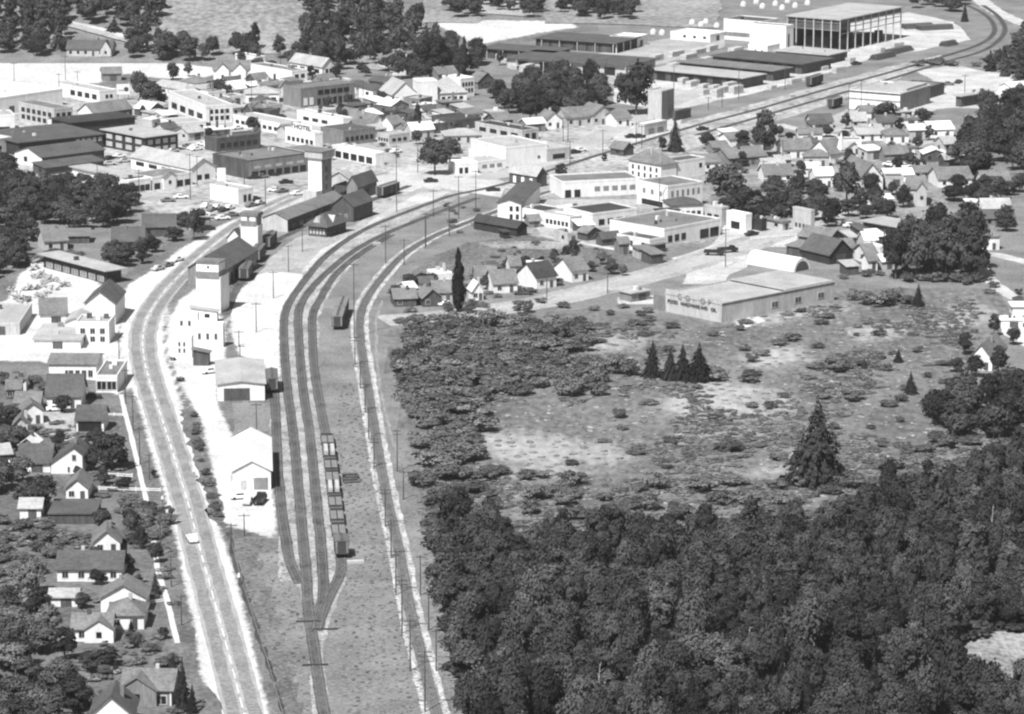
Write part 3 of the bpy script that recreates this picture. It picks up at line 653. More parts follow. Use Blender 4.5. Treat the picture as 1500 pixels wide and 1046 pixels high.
B(S_, 'white feed store with three small dark windows in front of the headhouse', (327, 509), 83, 329.5, 'x282', 6, 'flat', 0, 'w', 'w', win=[('L', 3, 1, .1, .9, .35, .6, 'k', 'window', .3)], vents=1)
B(S_, 'white office with stacked dark windows left of the white feed store', (281, 524), 83, 284, 'x257', 5.2, 'flat', 0, 'w', 'w', win=[('L', 2, 2, .1, .7, .25, .9, 'k', 'window', .35)], vents=0)
B(SH, 'small white shed with dark windows behind the white office', (290, 488), 83, 292, 'x257', 5, 'flat', 0, 'w', 'w', win=[('L', 2, 1, .1, .8, .4, .65, 'k', 'window', .3)], vents=0)
B(SH, 'small dark grey shed below the white feed store', (306, 536), 86, 308, 'x283', 3.4, 'shR', .8, 'd', 'm')
B(WH, 'white walled warehouse with a pale roof and a wide dark loading door beside the boxcar', (319, 588), 5, 388, 27, 4.2, 'gL', .7, 'w', 'l', win=[('R', 1, 1, .13, .68, .04, .76, 'd', 'loading_door', 1)])
B(WH, 'white gabled warehouse with a bright white roof beside the yard tracks', (341, 718), 4, 397, 31, 4.4, 'gL', 2.2, 'w', 'w', win=[('R', 1, 1, .55, .92, .02, .62, 'm', 'loading_door', 1), ('R', 1, 1, .2, .36, .02, .5, 'l', 'door', 1)])
# ---- left of the highway
B('roadside stand', 'long low modern building with a thin pale slab roof over dark walls', (157, 416), 40, 178, 'x64', 3.8, 'flat', 0, 'k', 'l', over=1.4, win=[('L', 7, 1, .03, .97, .12, .5, 'm', 'window', .6)], vents=1)
B(SH, 'grey roofed shed with a low white wall in the lumber yard', (60, 478), 8, 98, 14, 3.2, 'gR', 3, 'w', 'm')
B(S_, 'white fronted store under a big dark gable roof by the road bend', (125, 476), -3, 169, 17, 6, 'gL', 3.2, 'w', 'd')
B(S_, 'white two storey shop with small dark windows and a pale roof', (112, 503), -3, 160, 10, 5.4, 'flat', 0, 'w', 'l', win=[('R', 3, 2, .05, .95, .1, .9, 'k', 'window', .45)])
B(SH, 'white gabled lean-to shed left of the white two storey shop', (96, 493), -3, 122, 12, 4, 'gL', 1, 'w', 'l')
B(SH, 'long low pale flat roof with a dark eave in front of the shops', (50, 511), -1, 118, 20, 2.4, 'flat', 0, 'w', 'l', over=.5)
B(WH, 'pale flat roofed store cut by the left edge beside the lumber yard', (-30, 491), 0, 29, 26, 3, 'flat', 0, 'l', 'l', over=.5)
B('motel', 'low pale walled building with a grey ridge roof beside the highway', (72, 556), -2, 141, 12, 4, 'gR', 1.4, 'w', 'm', win=[('R', 4, 1, .4, .95, .2, .6)])
B(S_, 'flat grey roofed shop with two wide dark windows beside the highway', (141, 575), -2, 172, 18, 4, 'flat', 0, 'w', 'm', win=[('R', 2, 1, .02, .98, .2, .7, 'k', 'window', .85)])
B(H_, 'white house with a big plain dark roof below the low pale building', (68, 598), 0, 119, 11, 3, 'gR', 4.2, 'w', 'd')
B(SH, 'low grey roofed outbuilding at the left below the first big dark roof', (22, 604), 0, 58, 8, 2.4, 'gR', 1.8, 'w', 'm')
B(GA, 'dark roofed garage with a white trimmed open front left of the highway', (112, 632), -2, 152, 8, 2.8, 'gR', 2.6, 'w', 'd', win=[open_(.06, .92, .85)])
B(H_, 'tall white saltbox house with a long dark roof sweeping left', (75, 694), -2, 121, 8.5, 4.6, 'gL', 1.6, 'w', 'd', peak=.72, hl=2.6, win=[('R', 2, 1, .45, .9, .1, .35, 'k', 'window', .28), ('R', 1, 1, .68, .8, .68, .95, 'k', 'window', .9)])
B(SH, 'low dark roofed white wing left of the saltbox house', (27, 692), 0, 74, 10, 2.2, 'gR', 3.2, 'w', 'd')
B(H_, 'little white gable fronted house below the saltbox house', (97, 733), 0, 129, 9, 2.8, 'gL', 2, 'w', 'm')
B(SH, 'tiny white shed with a pale roof among the left gardens', (29, 760), 0, 60, 6, 2.4, 'gR', 1.4, 'w', 'l')
B(SH, 'low flat dark shed roof in the gardens below the little white house', (72, 768), 0, 139, 12, 2.2, 'flat', 0, 'd', 'd', over=.3, vents=0)
B(H_, 'grey gabled cottage with white porch roofs above the long dark roofed house', (137, 812), 5, 176, 8, 2.6, 'gL', 2.3, 'w', 'm')
B(H_, 'long low white house under a broad plain dark roof', (84, 852), 0, 178, 10, 2.6, 'gR', 2.4, 'w', 'd')
B(H_, 'white house with a wide front gable and grey roof left of the sidewalk', (148, 897), 0, 214, 7.5, 3.0, 'gL', 2.5, 'w', 'm')
B(H_, 'white bungalow with a grey hipped roof in front of the wide gabled house', (158, 922), 0, 211, 8, 2.7, 'hip', 2.5, 'w', 'm')
B(SH, 'narrow shed with a pale roof in the shrubs left of the bungalows', (73, 889), 0, 113, 5, 2, 'gR', 1, 'w', 'l')
B(H_, 'grey roofed house with a white side gable left of the hipped bungalow', (106, 940), 0, 163, 7, 2.6, 'gR', 2, 'w', 'm', dorm=[(.7, 5.5, 1.8)])
B(H_, 'grey house with a front gable and one tall white window near the bottom edge', (178, 1032), -5, 252, 8.5, 3.0, 'gR', 2.5, 'm', 'm', dorm=[(.33, 7, 2.3)], chim=True, win=[('R', 1, 1, .62, .95, .1, .6, 'k'), ('R', 1, 1, .96, .99, .0, .95, 'w', 'corner_board', 1)])
B(H_, 'white gabled house with a dark roof cut off by the bottom edge', (133, 1080), 0, 194, 9, 4.2, 'gL', 3.2, 'w', 'd')
B(H_, 'pale house with a grey roof inside the left grove', (66, 368), 20, 99, 9, 3, 'gR', 3, 'l', 'm')
B(SH, 'dark open shed with a grey lean-to roof in the left grove', (99, 357), 5, 131, 7, 2.2, 'shR', 1, 'd', 'm')
B(H_, 'dark square roofed house in the trees left of the highway', (165, 368), 5, 211, 10, 3, 'gR', 3.4, 'd', 'd')
B(H_, 'long dark roofed house above the square roofed one in the trees', (210, 347), 5, 257, 11, 3, 'gR', 3, 'd', 'd')
B(SH, 'small white shelter beside the trees by the road bend', (247, 332), 40, 274, 5, 2.5, 'flat', 0, 'w', 'w')
B('gas station', 'white boxy filling station among parked cars left of the grain elevator', (349, 299), 45, 371, 'x308', 4.5, 'flat', 0, 'w', 'l', win=[('R', 2, 1, .3, .9, .1, .6)], vents=1)
# ---- lumber yard at the top middle
for f, xr, xl, h, lb in (((809, 92), 834, 706, 4, 'front long dark roofed lumber shed with open posts along its end'),
                         ((918, 112), 960, 743, 4, 'widest dark roofed lumber shed with a pale wall under its eave'),
                         ((900, 78), 934, 785, 4, 'rearmost dark roofed lumber shed beside the white bare ground')):
    rt, w_, d_ = B('lumber shed', lb, f, 62, xr, 'x%d' % xl, h, 'flat', 0, 'l' if f[0] == 918 else 'k', 'd', over=1.2, win=[('L', 5, 1, .05, .95, .0, .8, 'k', 'bay', .5)] if f[0] == 918 else [('L', 6, 1, .03, .97, .0, .85, 'd', 'bay', .8)], vents=0)
    for k in range(4): block('post', W['w'], rt, k*w_/3.3, -1.0, 0, k*w_/3.3+.3, -.7, h)
    for k in range(5): block('post', W['l'], rt, -1.0, k*d_/4.4, 0, -.7, k*d_/4.4+.3, h)
B(SH, 'bright white flat roof standing behind the dark lumber sheds', (930, 70), 62, 949, 'x893', 4, 'flat', 0, 'w', 'w', over=.5, vents=0)
B(H_, 'white gable fronted house left of two grey roofed houses below the mid town trees', (800, 189), 20, 823, 9, 3.4, 'gL', 2.5, 'w', 'm')
B(H_, 'pale grey roofed house, middle of three below the mid town trees', (830, 186), 25, 869, 9, 3.4, 'gR', 3, 'l', 'm')
B(H_, 'pale gabled house, right of three below the mid town trees', (868, 184), 30, 899, 10, 4, 'gL', 3, 'l', 'm')
B(H_, 'small white house beside the street leading to the concrete tower', (903, 186), 30, 925, 8, 3, 'gR', 2, 'w', 'm')
B(S_, 'black flat roofed store nearest the street trees', (668, 191), 40, 705, 'x632', 3.4, 'flat', 0, 'd', 'k')
B(S_, 'pale walled store with a wide black roof in mid town', (765, 207), 40, 789, 'x696', 3.6, 'flat', 0, 'l', 'k', win=[('L', 4, 1, .05, .95, .3, .7), ('R', 2, 1, .1, .9, .1, .7)])
B(H_, 'pale hipped roof house between the two black roofed stores', (652, 210), 8, 706, 10, 2.6, 'hip', 2, 'l', 'l')
B(WH, 'blank white flat roofed building beside the rails, largest in mid town', (741, 243), 33, 802, 22, 6, 'flat', 0, 'w', 'l', win=[('R', 1, 1, .74, .84, .25, .4, 'd')])
B(S_, 'pale annex behind the blank white building', (801, 237), 33, 836, 18, 4, 'flat', 0, 'l', 'l', win=[('R', 1, 1, .1, .9, .2, .6)])
B(S_, 'low white building with striped front left of the blank white building', (700, 251), 33, 741, 10, 3, 'flat', 0, 'w', 'l', win=[('R', 3, 1, .1, .9, .3, .7, 'm')])
B('gas station', 'small white filling station with a bright canopy by the crossing trees', (668, 256), 20, 700, 8, 3.5, 'flat', 0, 'w', 'w', win=[('R', 2, 1, .1, .6, .1, .65)])
B('section house', 'dark railway house with a pale roof and white windows beside the crossing', (786, 275), 45, 801, 'x746', 4, 'gL', 2.5, 'd', 'l', win=[('L', 3, 1, .05, .95, .15, .7, 'w', 'window', .35)])
B('lodge hall', 'narrow two storey hall with a long dark roof and a white windowed front', (729, 323), -10, 763, 36, 5.6, 'gL', 1.2, 'w', 'd', win=[('R', 2, 2, .45, .98, .1, 1.0, 'k', 'window', .5)])
B(S_, 'white store with a dark rectangular roof right of the narrow hall', (797, 329), 45, 826, 'x763', 3.8, 'flat', 0, 'w', 'k', win=[('L', 3, 1, .1, .9, .3, .6, 'd')])
B(S_, 'white store with a pale flat roof attached to the dark rectangular roof', (835, 338), 45, 852, 'x797', 3.8, 'flat', 0, 'w', 'l', win=[('L', 6, 1, .05, .95, .3, .65)])
B(S_, 'small white cube between the pale roofed store and the white black roofed store', (840, 327), 40, 858, 8, 4, 'flat', 0, 'w', 'w')
B(S_, 'white store with a wide black roof facing the back gardens', (868, 335), 35, 933, 14, 4.4, 'flat', 0, 'w', 'k', win=[('R', 4, 1, .1, .9, .2, .6)])
B(SH, 'long black roofed shed on the grass beside the pale railway', (757, 347), 45, 772, 'x694', 2.8, 'gL', 1.6, 'k', 'k')
B(SH, 'tiny black shed in front of the long black roofed shed', (738, 350), 20, 746, 4, 2, 'flat', 0, 'k', 'k', vents=0)
B(SH, 'small dark gabled shed left of the two behind the white stores', (860, 353), 40, 880, 'x846', 2.4, 'gL', 1.5, 'd', 'm')
B(SH, 'small dark gabled shed right of the two behind the white stores', (882, 361), 30, 908, 'x873', 2.4, 'gR', 1.5, 'd', 'd')
B(SH, 'small grey shed behind the white store with the dark rectangular roof', (776, 334), 20, 792, 5, 2.2, 'gR', 1.4, 'm', 'm')
# ---- houses by the back street
B(H_, 'grey roofed house just left of the tall poplar', (636, 444), 10, 663, 8, 3, 'gR', 2.5, 'l', 'm')
B(H_, 'dark little gabled house second left of the tall poplar', (620, 450), 15, 647, 8, 2.6, 'gL', 2.2, 'd', 'm')
B(H_, 'low dark house with white junk in front nearest the pale railway', (578, 450), 10, 610, 8, 2.4, 'gR', 2, 'd', 'm')
B(H_, 'dark roofed house first right of the tall poplar', (697, 421), 5, 727, 8, 2.8, 'gR', 2.6, 'l', 'm')
B(H_, 'white walled house with a grey roof second right of the tall poplar', (723, 430), 15, 758, 9, 2.8, 'gR', 3, 'w', 'm')
B(H_, 'house with a white gable end and black roof on the back street', (786, 424), 35, 815, 'x758', 3.4, 'gR', 3.4, 'w', 'k')
B(H_, 'white gabled cottage right of the black roofed house on the back street', (838, 414), 35, 862, 'x812', 3.4, 'gR', 3, 'w', 'm')
B(SH, 'small pale hut with a sloping roof by the parking strip of the big store', (925, 443), 40, 952, 5, 2.4, 'flat', 0, 'm', 'l')
# ---- the big store with the sign
coop, coW, coD = B('store', 'big pale store with raised lettering on its front, alone above the shrub field', (1057, 473), 43, 1222, 'x974.5', 5.0, 'flat', 0, 'l', 'l', over=.0, win=[('R', 1, 1, .0, 1.0, .955, 1.03, 'd', 'eave_band', 1), ('R', 3, 1, .36, .98, .3, .6, 'd', 'window', .25)], vents=0)
MB().poly_prism([(coW*.56, 5.47), (coW, 5.47), (coW, 5.7), (coW*.56, 5.7)], 'y', .3, coD-.3).build('upper_roof', RF['l'], coop)
MB().poly_prism([(-.15, 5.0), (-.08, 5.0), (-.08, 6.4), (-.15, 6.4)], 'y', .2, coD*.99).build('sign_parapet', W['l'], coop)
MB().box(-.13, coD+.05, 0, 5, coD+4.5, 4.2).build('side_annex', W['m'], coop)
def lettering(txt, root, size, loc, rz, m, ext=.03, sx=1, name='lettering', align='LEFT', bold=0):
    c = bpy.data.curves.new('lettering', 'FONT'); c.body = txt; c.size = size; c.extrude = ext; c.align_x = align; c.offset = bold
    c.materials.append(m); c.offset = bold; o = tmp = bpy.data.objects.new('lettering', c); COL.objects.link(tmp); bpy.context.view_layer.update()
    me = bpy.data.meshes.new_from_object(tmp.evaluated_get(bpy.context.evaluated_depsgraph_get())); me.materials.clear(); me.materials.append(m); bpy.data.objects.remove(tmp)
    o = obj(name, me, root); o.location = loc; o.rotation_euler = (math.pi/2, 0, rz); o.scale = (sx, 1, 1)
    return o
# L face: reading direction runs from y=D (left) to y=0 (right)
for k, chx in enumerate('CO-OP'):
    lettering(chx, coop, 2.0, (-.26, coD*(.775 - .135*k), 4.35), -math.pi/2, GREYP, sx=1.15, bold=.015)
for wd, yy, ln in (('FOOD', .955, .18), ('HARDWARE', .72, .335), ('AND', .365, .125), ('OIL', .185, .1)):
    o = lettering(wd, coop, 1.3, (-.2, coD*yy, 2.75), -math.pi/2, BLACKP, bold=.03)
    bpy.context.view_layer.update(); o.scale = (ln*coD/max(.1, o.dimensions.x), 1, 1)
MB().box(-.12, hd*.1, 5.2, .2, hd*.72, 7.7).build('sign_board', W['w'], hotel)
o = lettering('HOTEL', hotel, 2.1, (-.2, hd*.69, 5.75), -math.pi/2, BLACKP, bold=.05); bpy.context.view_layer.update(); o.scale = (hd*.56/max(.1, o.dimensions.x), 1, 1)
# ---- east town
B(H_, 'big grey hipped roof house with a white scalloped wall of windows', (968, 266), 42, 991, 'x921', 5.4, 'hip', 3.4, 'w', 'm', win=[('L', 5, 2, .04, .96, .1, .95, 'k', 'window', .3)], chim=True)
B(S_, 'white flat roofed block right of the big hipped roof house', (992, 262), 42, 1033, 'x970', 5.6, 'flat', 0, 'w', 'd', win=[('R', 1, 1, .75, .9, .5, .75)])
B('commercial block', 'white two storey corner building with a dark storefront opening', (978, 307), 38, 1029, 'x933', 7.2, 'flat', 0, 'w', 'm', win=[('L', 1, 1, .1, .9, .04, .28, 'k', 'storefront', .85), ('R', 6, 1, .05, .95, .55, .8, 'm', 'window', .4), ('L', 3, 1, .1, .9, .55, .75, 'm', 'window', .3)])
B(S_, 'long white row with arched dark entrances left of the white corner building', (823, 290), 16, 936, 14, 5, 'flat', 0, 'w', 'm', win=[('R', 2, 1, .02, .26, .0, .5, 'k', 'doorway', .65), ('R', 5, 1, .4, .97, .35, .65, 'm')])
B(SH, 'lone dark gabled shed between the two rail lines', (913, 229), 45, 928, 'x894', 2.5, 'gL', 2, 'd', 'm')
B(H_, 'white house with a dark hipped roof right of the white corner building', (985, 319), 15, 1030, 10, 3.8, 'hip', 2, 'w', 'd', win=[('R', 5, 1, .05, .95, .1, .5)])
B(SH, 'dark awning shed between the corner building and the big garage', (966, 322), 20, 995, 4, 2.6, 'flat', 0, 'd', 'k', vents=0)
B(GA, 'large white garage with a grey roof and dark arched windows', (973, 361), 46, 1055, 'x893', 5, 'flat', 0, 'w', 'm', win=[('R', 3, 1, .04, .4, .2, .6, 'k', 'window', .6), ('R', 2, 1, .62, .98, .05, .6, 'k', 'garage_door', .85)], vents=5)
B(SH, 'low white walled shed in front of the large white garage', (952, 371), 45, 974, 'x904', 3.8, 'flat', 0, 'w', 'd', vents=1)
B(SH, 'dark hut at the corner of the large white garage', (956, 372), 40, 975, 3, 2.5, 'flat', 0, 'd', 'm', vents=0)
B(S_, 'pale grey shop with two dark windows right behind the large white garage', (1057, 331), 40, 1067, 'x1032', 5.4, 'flat', 0, 'l', 'l', win=[('L', 2, 1, .1, .9, .3, .6)])
B('gas station', 'white filling station with a dark service bay on the gravel yard', (1092, 339), 40, 1101, 'x1064', 5, 'flat', 0, 'w', 'w', win=[('L', 1, 1, .2, .75, .05, .5, 'k', 'service_bay', .8)])
B(SH, 'black walled shed right of the white filling station', (1116, 339), 40, 1123, 'x1093', 3.4, 'flat', 0, 'k', 'd')
B(S_, 'low pale wall shop right of the black walled shed', (1146, 338), 40, 1156, 'x1117', 2.6, 'flat', 0, 'l', 'm')
B(H_, 'grey hipped roof house with a white chimney under the dark round trees', (1046, 308), 0, 1104, 12, 2.6, 'hip', 2.2, 'm', 'm')
B(WH, 'tall blank pale box of a building beside the gravel yard', (1188, 339), 38, 1193, 'x1161', 6.2, 'flat', 0, 'l', 'l', win=[('L', 4, 1, .1, .9, .1, .3, 'd')], vents=0)
B('barn', 'black gabled barn with its open end facing the field', (1215, 388), 35, 1249, 13, 3, 'gL', 4, 'k', 'd', win=[('R', 1, 1, .3, .7, 0, .9, 'd', 'barn_door', 1)])
B(SH, 'grey roofed store shed behind the black barn', (1213, 366), 45, 1236, 'x1170', 3, 'gL', 2.5, 'd', 'm')
B(SH, 'low grey roofed shed between the half round hut and the black barn', (1203, 382), 45, 1222, 'x1152', 2.8, 'shL', .8, 'd', 'm')
B(H_, 'grey roofed bungalow behind the dark round trees, near the street', (1068, 244), 25, 1123, 12, 2.8, 'gR', 2.6, 'm', 'm')
B(H_, 'small white house with a grey roof right of the white flat roofed block', (1031, 251), 20, 1055, 10, 3, 'gR', 2, 'w', 'm')
B(SH, 'small grey shed near the pointed conifer by the rails', (1044, 226), 20, 1067, 6, 2.4, 'gR', 1.6, 'm', 'm')
B(H_, 'white house with a wide grey roof right of the big dark maple', (1148, 232), 10, 1190, 10, 3, 'gR', 3, 'w', 'm')
B(H_, 'grey roofed cottage with white trim in the middle of the east gardens', (1120, 267), 10, 1161, 9, 2.4, 'gR', 2.8, 'w', 'm')
rt, w_, d_ = B('church', 'small white church with a steep white steeple in the east town', (1216, 238), 40, 1240, 10, 3, 'gR', 4, 'w', 'm')
MB().tube((w_*.75, .8, 0), (w_*.75, .8, 3.8), 1.3, 1.3, 4).tube((w_*.75, .8, 3.8), (w_*.75, .8, 10), 1.5, .05, 4).build('steeple', W['w'], rt)
B(H_, 'white house with a tall bright gable behind the round dark tree', (1260, 281), 15, 1293, 19, 4.5, 'gL', 4.6, 'w', 'm')
B(H_, 'grey roofed house in the dark trees at upper right', (1375, 275), 10, 1424, 12, 2.8, 'gR', 3, 'w', 'm')
B(H_, 'tall pale house with a dark roof between the motel and the big dark trees', (1329, 301), -5, 1355, 12, 5.4, 'gR', 3, 'l', 'm', dorm=[(.8, 3, 2)])
B('motel', 'low building with a broad pale roof over a dark recessed front', (1336, 353), 42, 1367, 'x1264', 3.4, 'flat', 0, 'd', 'l', over=1.0, win=[('R', 1, 1, .4, .95, .0, .8, 'w')])
B(H_, 'pale roofed house at the right edge above the big dark trees', (1440, 317), 5, 1481, 9, 2.4, 'gR', 2.5, 'w', 'l')
B(SH, 'small white shed left of the pale roofed house at the right edge', (1418, 308), 5, 1438, 6, 2.4, 'flat', 0, 'w', 'w')
B(H_, 'white walled house with a grey hipped roof right of the big dark trees', (1432, 367), 10, 1464, 10, 4, 'hip', 3, 'w', 'm')
B(H_, 'dark roofed low house above the grey hipped house at the right', (1442, 331), 5, 1486, 8, 2.4, 'gR', 2, 'm', 'd')
B(H_, 'white house with a grey roof near the right edge of the east town', (1438, 277), 5, 1479, 9, 2.8, 'gR', 2.5, 'w', 'm')
B(H_, 'long house with a white roof below the row of white cars', (1297, 267), 8, 1338, 8, 2.4, 'gR', 1.5, 'w', 'w')
B(H_, 'small grey roofed house right of the long white roof', (1339, 263), 10, 1363, 7, 2.4, 'gR', 1.6, 'l', 'm')
B(SH, 'white lean shed right below the round dark tree', (1279, 304), 25, 1308, 6, 2.4, 'gR', 1, 'w', 'w')
B(H_, 'bright white house at the left of the round dark tree', (1195, 275), 10, 1221, 8, 4, 'gR', 2, 'w', 'w')
B(H_, 'small white porch fronted house left of the steepled church', (1201, 236), 10, 1216, 7, 3, 'gR', 2, 'w', 'd')
B(H_, 'pale roofed house below the gate of the grey banded warehouse', (1257, 207), 10, 1298, 10, 2.4, 'gR', 1.5, 'w', 'l')
B(H_, 'white walled house with a low grey hipped roof along the upper right street', (1298, 210), 8, 1331, 9, 2.8, 'hip', 2.2, 'w', 'm')
B(H_, 'bright white roofed house at the edge of the upper right wood', (1362, 202), 10, 1397, 12, 3, 'gR', 2, 'w', 'w')
B(H_, 'white gabled house with a grey roof in the right edge trees', (1420, 541), -20, 1453, 16, 3.2, 'gL', 3.4, 'w', 'm')
B(SH, 'flat white shed roof at the right edge above the concrete drive', (1483, 462), 0, 1530, 6, 2.4, 'flat', 0, 'w', 'w', over=.5)
B(SH, 'white flat shed left below the white roof at the right edge', (1466, 480), 0, 1498, 5, 2.0, 'flat', 0, 'w', 'w', over=.3)
# quonset hut
p = G(1163, 399); a = R(45); D = solve_len(p, a + math.pi/2, 1093); rr = 3.6
q = empty('quonset_hut', p, a); tag(q, 'white half round hut with a dark open end beside the gravel yard', 'quonset hut')
pr = [(rr + rr*math.cos(t), rr*1.05*math.sin(t)) for t in [math.pi*k/16 for k in range(17)]]
MB().poly_prism([(rr*2, -.2)] + pr[1:-1] + [(0, -.2)], 'y', 0, D).build('shell', RF['w'], q)
MB().poly_prism([(rr + .8*rr*math.cos(t), .8*rr*math.sin(t)) for t in [math.pi*k/12 for k in range(13)]], 'y', -.08, .02).build('end_doors', W['d'], q)
# mill
def mill():
    f = (1230, 76); p = G(*f); a = R(56); Wd = solve_len(p, a, 1320); D = solve_len(p, a + math.pi/2, 1153); h = 13.2
    t = empty('sawmill', p, a); tag(t, 'huge open framed sawmill building with a flat pale roof at the top right', 'sawmill')
    MB().box(-.6, -.6, h, Wd+.6, D+.6, h+.5).build('roof', RF['l'], t)
    for k in range(9):
        x = k*Wd/8.0*.99
        block('post', W['l'], t, x-.2, -.2, 0, x+.2, .2, h)
    for k in range(1, 7):
        y = k*D/6.0*.995
        block('post', W['l'], t, -.2, y-.2, 0, .2, y+.2, h)
    for z in (h-1.2, h-3.6, h-6):
        block('girt', W['m'], t, 0, -.1, z, Wd, .1, z+.3)
    for z in (h-1.5, h-4.6):
        block('girt', W['m'], t, -.1, 0, z, .1, D, z+.3)
    MB().box(.3, .3, h-4.8, .5, D, h-.02).build('upper_wall', W['d'], t)
    MB().box(.6, .6, h-2.0, Wd, .8, h-.02).build('side_wall', W['d'], t)
    MB().box(Wd*.55, D-.4, 0, Wd, D-.1, h-.02).build('rear_wall', W['m'], t)
    MB().box(.6, D*.97, 0, Wd*.55, D*.985, h-.02).build('rear_panel', W['k'], t)
    MB().box(Wd*.1, D*.35, .2, Wd*.5, D*.8, 5).build('dark_core', W['k'], t)  # black boxes and rear panel put in to darken the open interior
    for k in range(5):
        x = Wd*(.12+.15*k); MB().box(x, 2.5, 0, x+Wd*.06, 5, 4.6).build('bin', W['k'], t)
mill()
B(WH, 'tall white mill wing joining the left side of the open sawmill', (1151, 76), 56, 1162, 'x1098', 10.5, 'flat', 0, 'w', 'm', win=[('R', 1, 1, .2, .5, .1, .7, 'd')])
B(WH, 'lower white mill wing farthest left of the sawmill', (1115, 62), 56, 1140, 'x1060', 8.5, 'flat', 0, 'w', 'd', win=[('L', 1, 1, .0, .75, .2, .4, 'm', 'window', 1)])
B(SH, 'small white mill office in front of the tall mill wing', (1124, 81), 56, 1142, 'x1096', 3.6, 'flat', 0, 'w', 'w', win=[('L', 2, 1, .2, .9, .0, .6, 'd', 'door', .2)])
B(SH, 'low pale roofed shed at the foot of the open sawmill', (1213, 94), 56, 1241, 'x1136', 3.6, 'flat', 0, 'd', 'l', over=1, win=[('L', 3, 1, .1, .9, .1, .7, 'l', 'bay', .6)])
for f, xr, xl, rc, lb in (((1087, 130), 1118, 953, 'l', 'pale roofed drying shed nearest the concrete tower'), ((1132, 119), 1157, 996, 'm', 'middle grey roofed drying shed below the sawmill'), ((1174, 109), 1217, 1044, 'd', 'darkest roofed drying shed nearest the sawmill')):
    B('lumber shed', lb, f, 53, xr, 'x%d' % xl, 4, 'flat', 0, 'd', rc, over=1.1, vents=0, win=[('L', 6, 1, .04, .96, 0, .85, 'k', 'bay', .6)])
B(SH, 'row of bright white mill huts left of the white mill wing', (1040, 62), 56, 1063, 'x982', 3, 'flat', 0, 'w', 'w', over=.4)
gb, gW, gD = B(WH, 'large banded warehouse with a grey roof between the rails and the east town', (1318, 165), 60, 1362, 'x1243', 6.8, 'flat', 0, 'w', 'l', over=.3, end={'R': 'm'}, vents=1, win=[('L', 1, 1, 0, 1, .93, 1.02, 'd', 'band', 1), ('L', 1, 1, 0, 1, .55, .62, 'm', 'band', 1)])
MB().box(gW*.3, gD*.05, 6.75, gW*1.0, gD*.6, 7.9).build('upper_roof', RF['l'], gb)
B(WH, 'dark walled wing with a grey roof on the right of the banded warehouse', (1334, 153), 60, 1383, 13, 4.2, 'flat', 0, 'd', 'm')
B(GA, 'dark open garage with a pale roof at the far right', (1408, 157), 45, 1456, 'x1400', 4, 'flat', 0, 'd', 'l', over=.8, win=[('R', 3, 1, .1, .9, 0, .8, 'k', 'bay', .8)])
B(SH, 'white shed with dark doors right of the dark open garage', (1460, 152), 30, 1496, 8, 3.2, 'flat', 0, 'w', 'w', win=[('R', 3, 1, .05, .95, .0, .6)])
B(SH, 'white shed cut by the right edge beside the far yard', (1482, 140), 30, 1520, 8, 3, 'gR', 1.5, 'w', 'w')
t_, a_, b_ = B('concrete tower', 'plain pale concrete tower beside the rails, lit on its left side', (969, 178), 60, 987, 'x949', 10.8, 'flat', 0, 'l', 'l', end={'R': 'm'}, vents=0)  # shade of the right face is painted as a grey facing
B(SH, 'white roofed loading shed at the foot of the concrete tower', (944, 199), 50, 977, 'x928', 3.8, 'flat', 0, 'l', 'w', over=.6, vents=0, win=[('R', 2, 1, .1, .9, .1, .6, 'm')])
B(SH, 'small white roofed shed right of the concrete tower', (990, 177), 55, 1012, 'x985', 3, 'flat', 0, 'd', 'w', over=.4, vents=0)

# ---- small buildings of the back lots, set only where the ground is free
BX = []
def note_boxes():
    BX.clear()
    for o_ in bpy.data.objects:
        if o_.parent is None and o_.type == 'EMPTY' and 'category' in o_ and o_['category'] != 'railway track':
            for c_ in o_.children:
                if c_.name.split('.')[0] in ('wall', 'shell'):
                    v_ = [v.co for v in c_.data.vertices]; BX.append((o_.location.copy(), o_.rotation_euler.z, max(v.x for v in v_), max(v.y for v in v_)))
note_boxes()
def clear_of(px, py, a, L, D, m=2.0):
    p = G(px, py); ca, sa = math.cos(R(a)), math.sin(R(a))
    for fx in (0, .5, 1):
        for fy in (0, .5, 1):
            x, y = p.x + fx*L*ca - fy*D*sa, p.y + fx*L*sa + fy*D*ca
            for l, an, W_, D_ in BX:
                dx, dy = x - l.x, y - l.y; u = dx*math.cos(an) + dy*math.sin(an); v = -dx*math.sin(an) + dy*math.cos(an)
                if -m < u < W_ + m and -m < v < D_ + m: return False
            for C_, w_ in ROADS_:
                for q in C_[::2]:
                    if (q.x-x)**2 + (q.y-y)**2 < w_*w_: return False
    return True
ROADS_ = [(HW, 6), (path(TRK['main'], 4), 4), (path(RL, 4), 5), (path(TRK['elevator'], 4), 3.5), (path(TRK['second'], 4), 4), (path([(700, 262), (760, 250), (837, 222), (900, 188), (960, 160), (1040, 128)], 4), 6.5)] + [(path(pl, 5), 5) for pl in ([(455, 252), (400, 218), (345, 192), (285, 166), (225, 148)], [(572, 238), (510, 206), (450, 182), (405, 164)], [(200, 240), (300, 216), (425, 178), (540, 150), (625, 136)], [(352, 274), (455, 250), (560, 222), (640, 206), (740, 190)])]
fr = random.Random(77)
COLN = {'w': 'white', 'l': 'pale', 'm': 'grey', 'd': 'dark'}
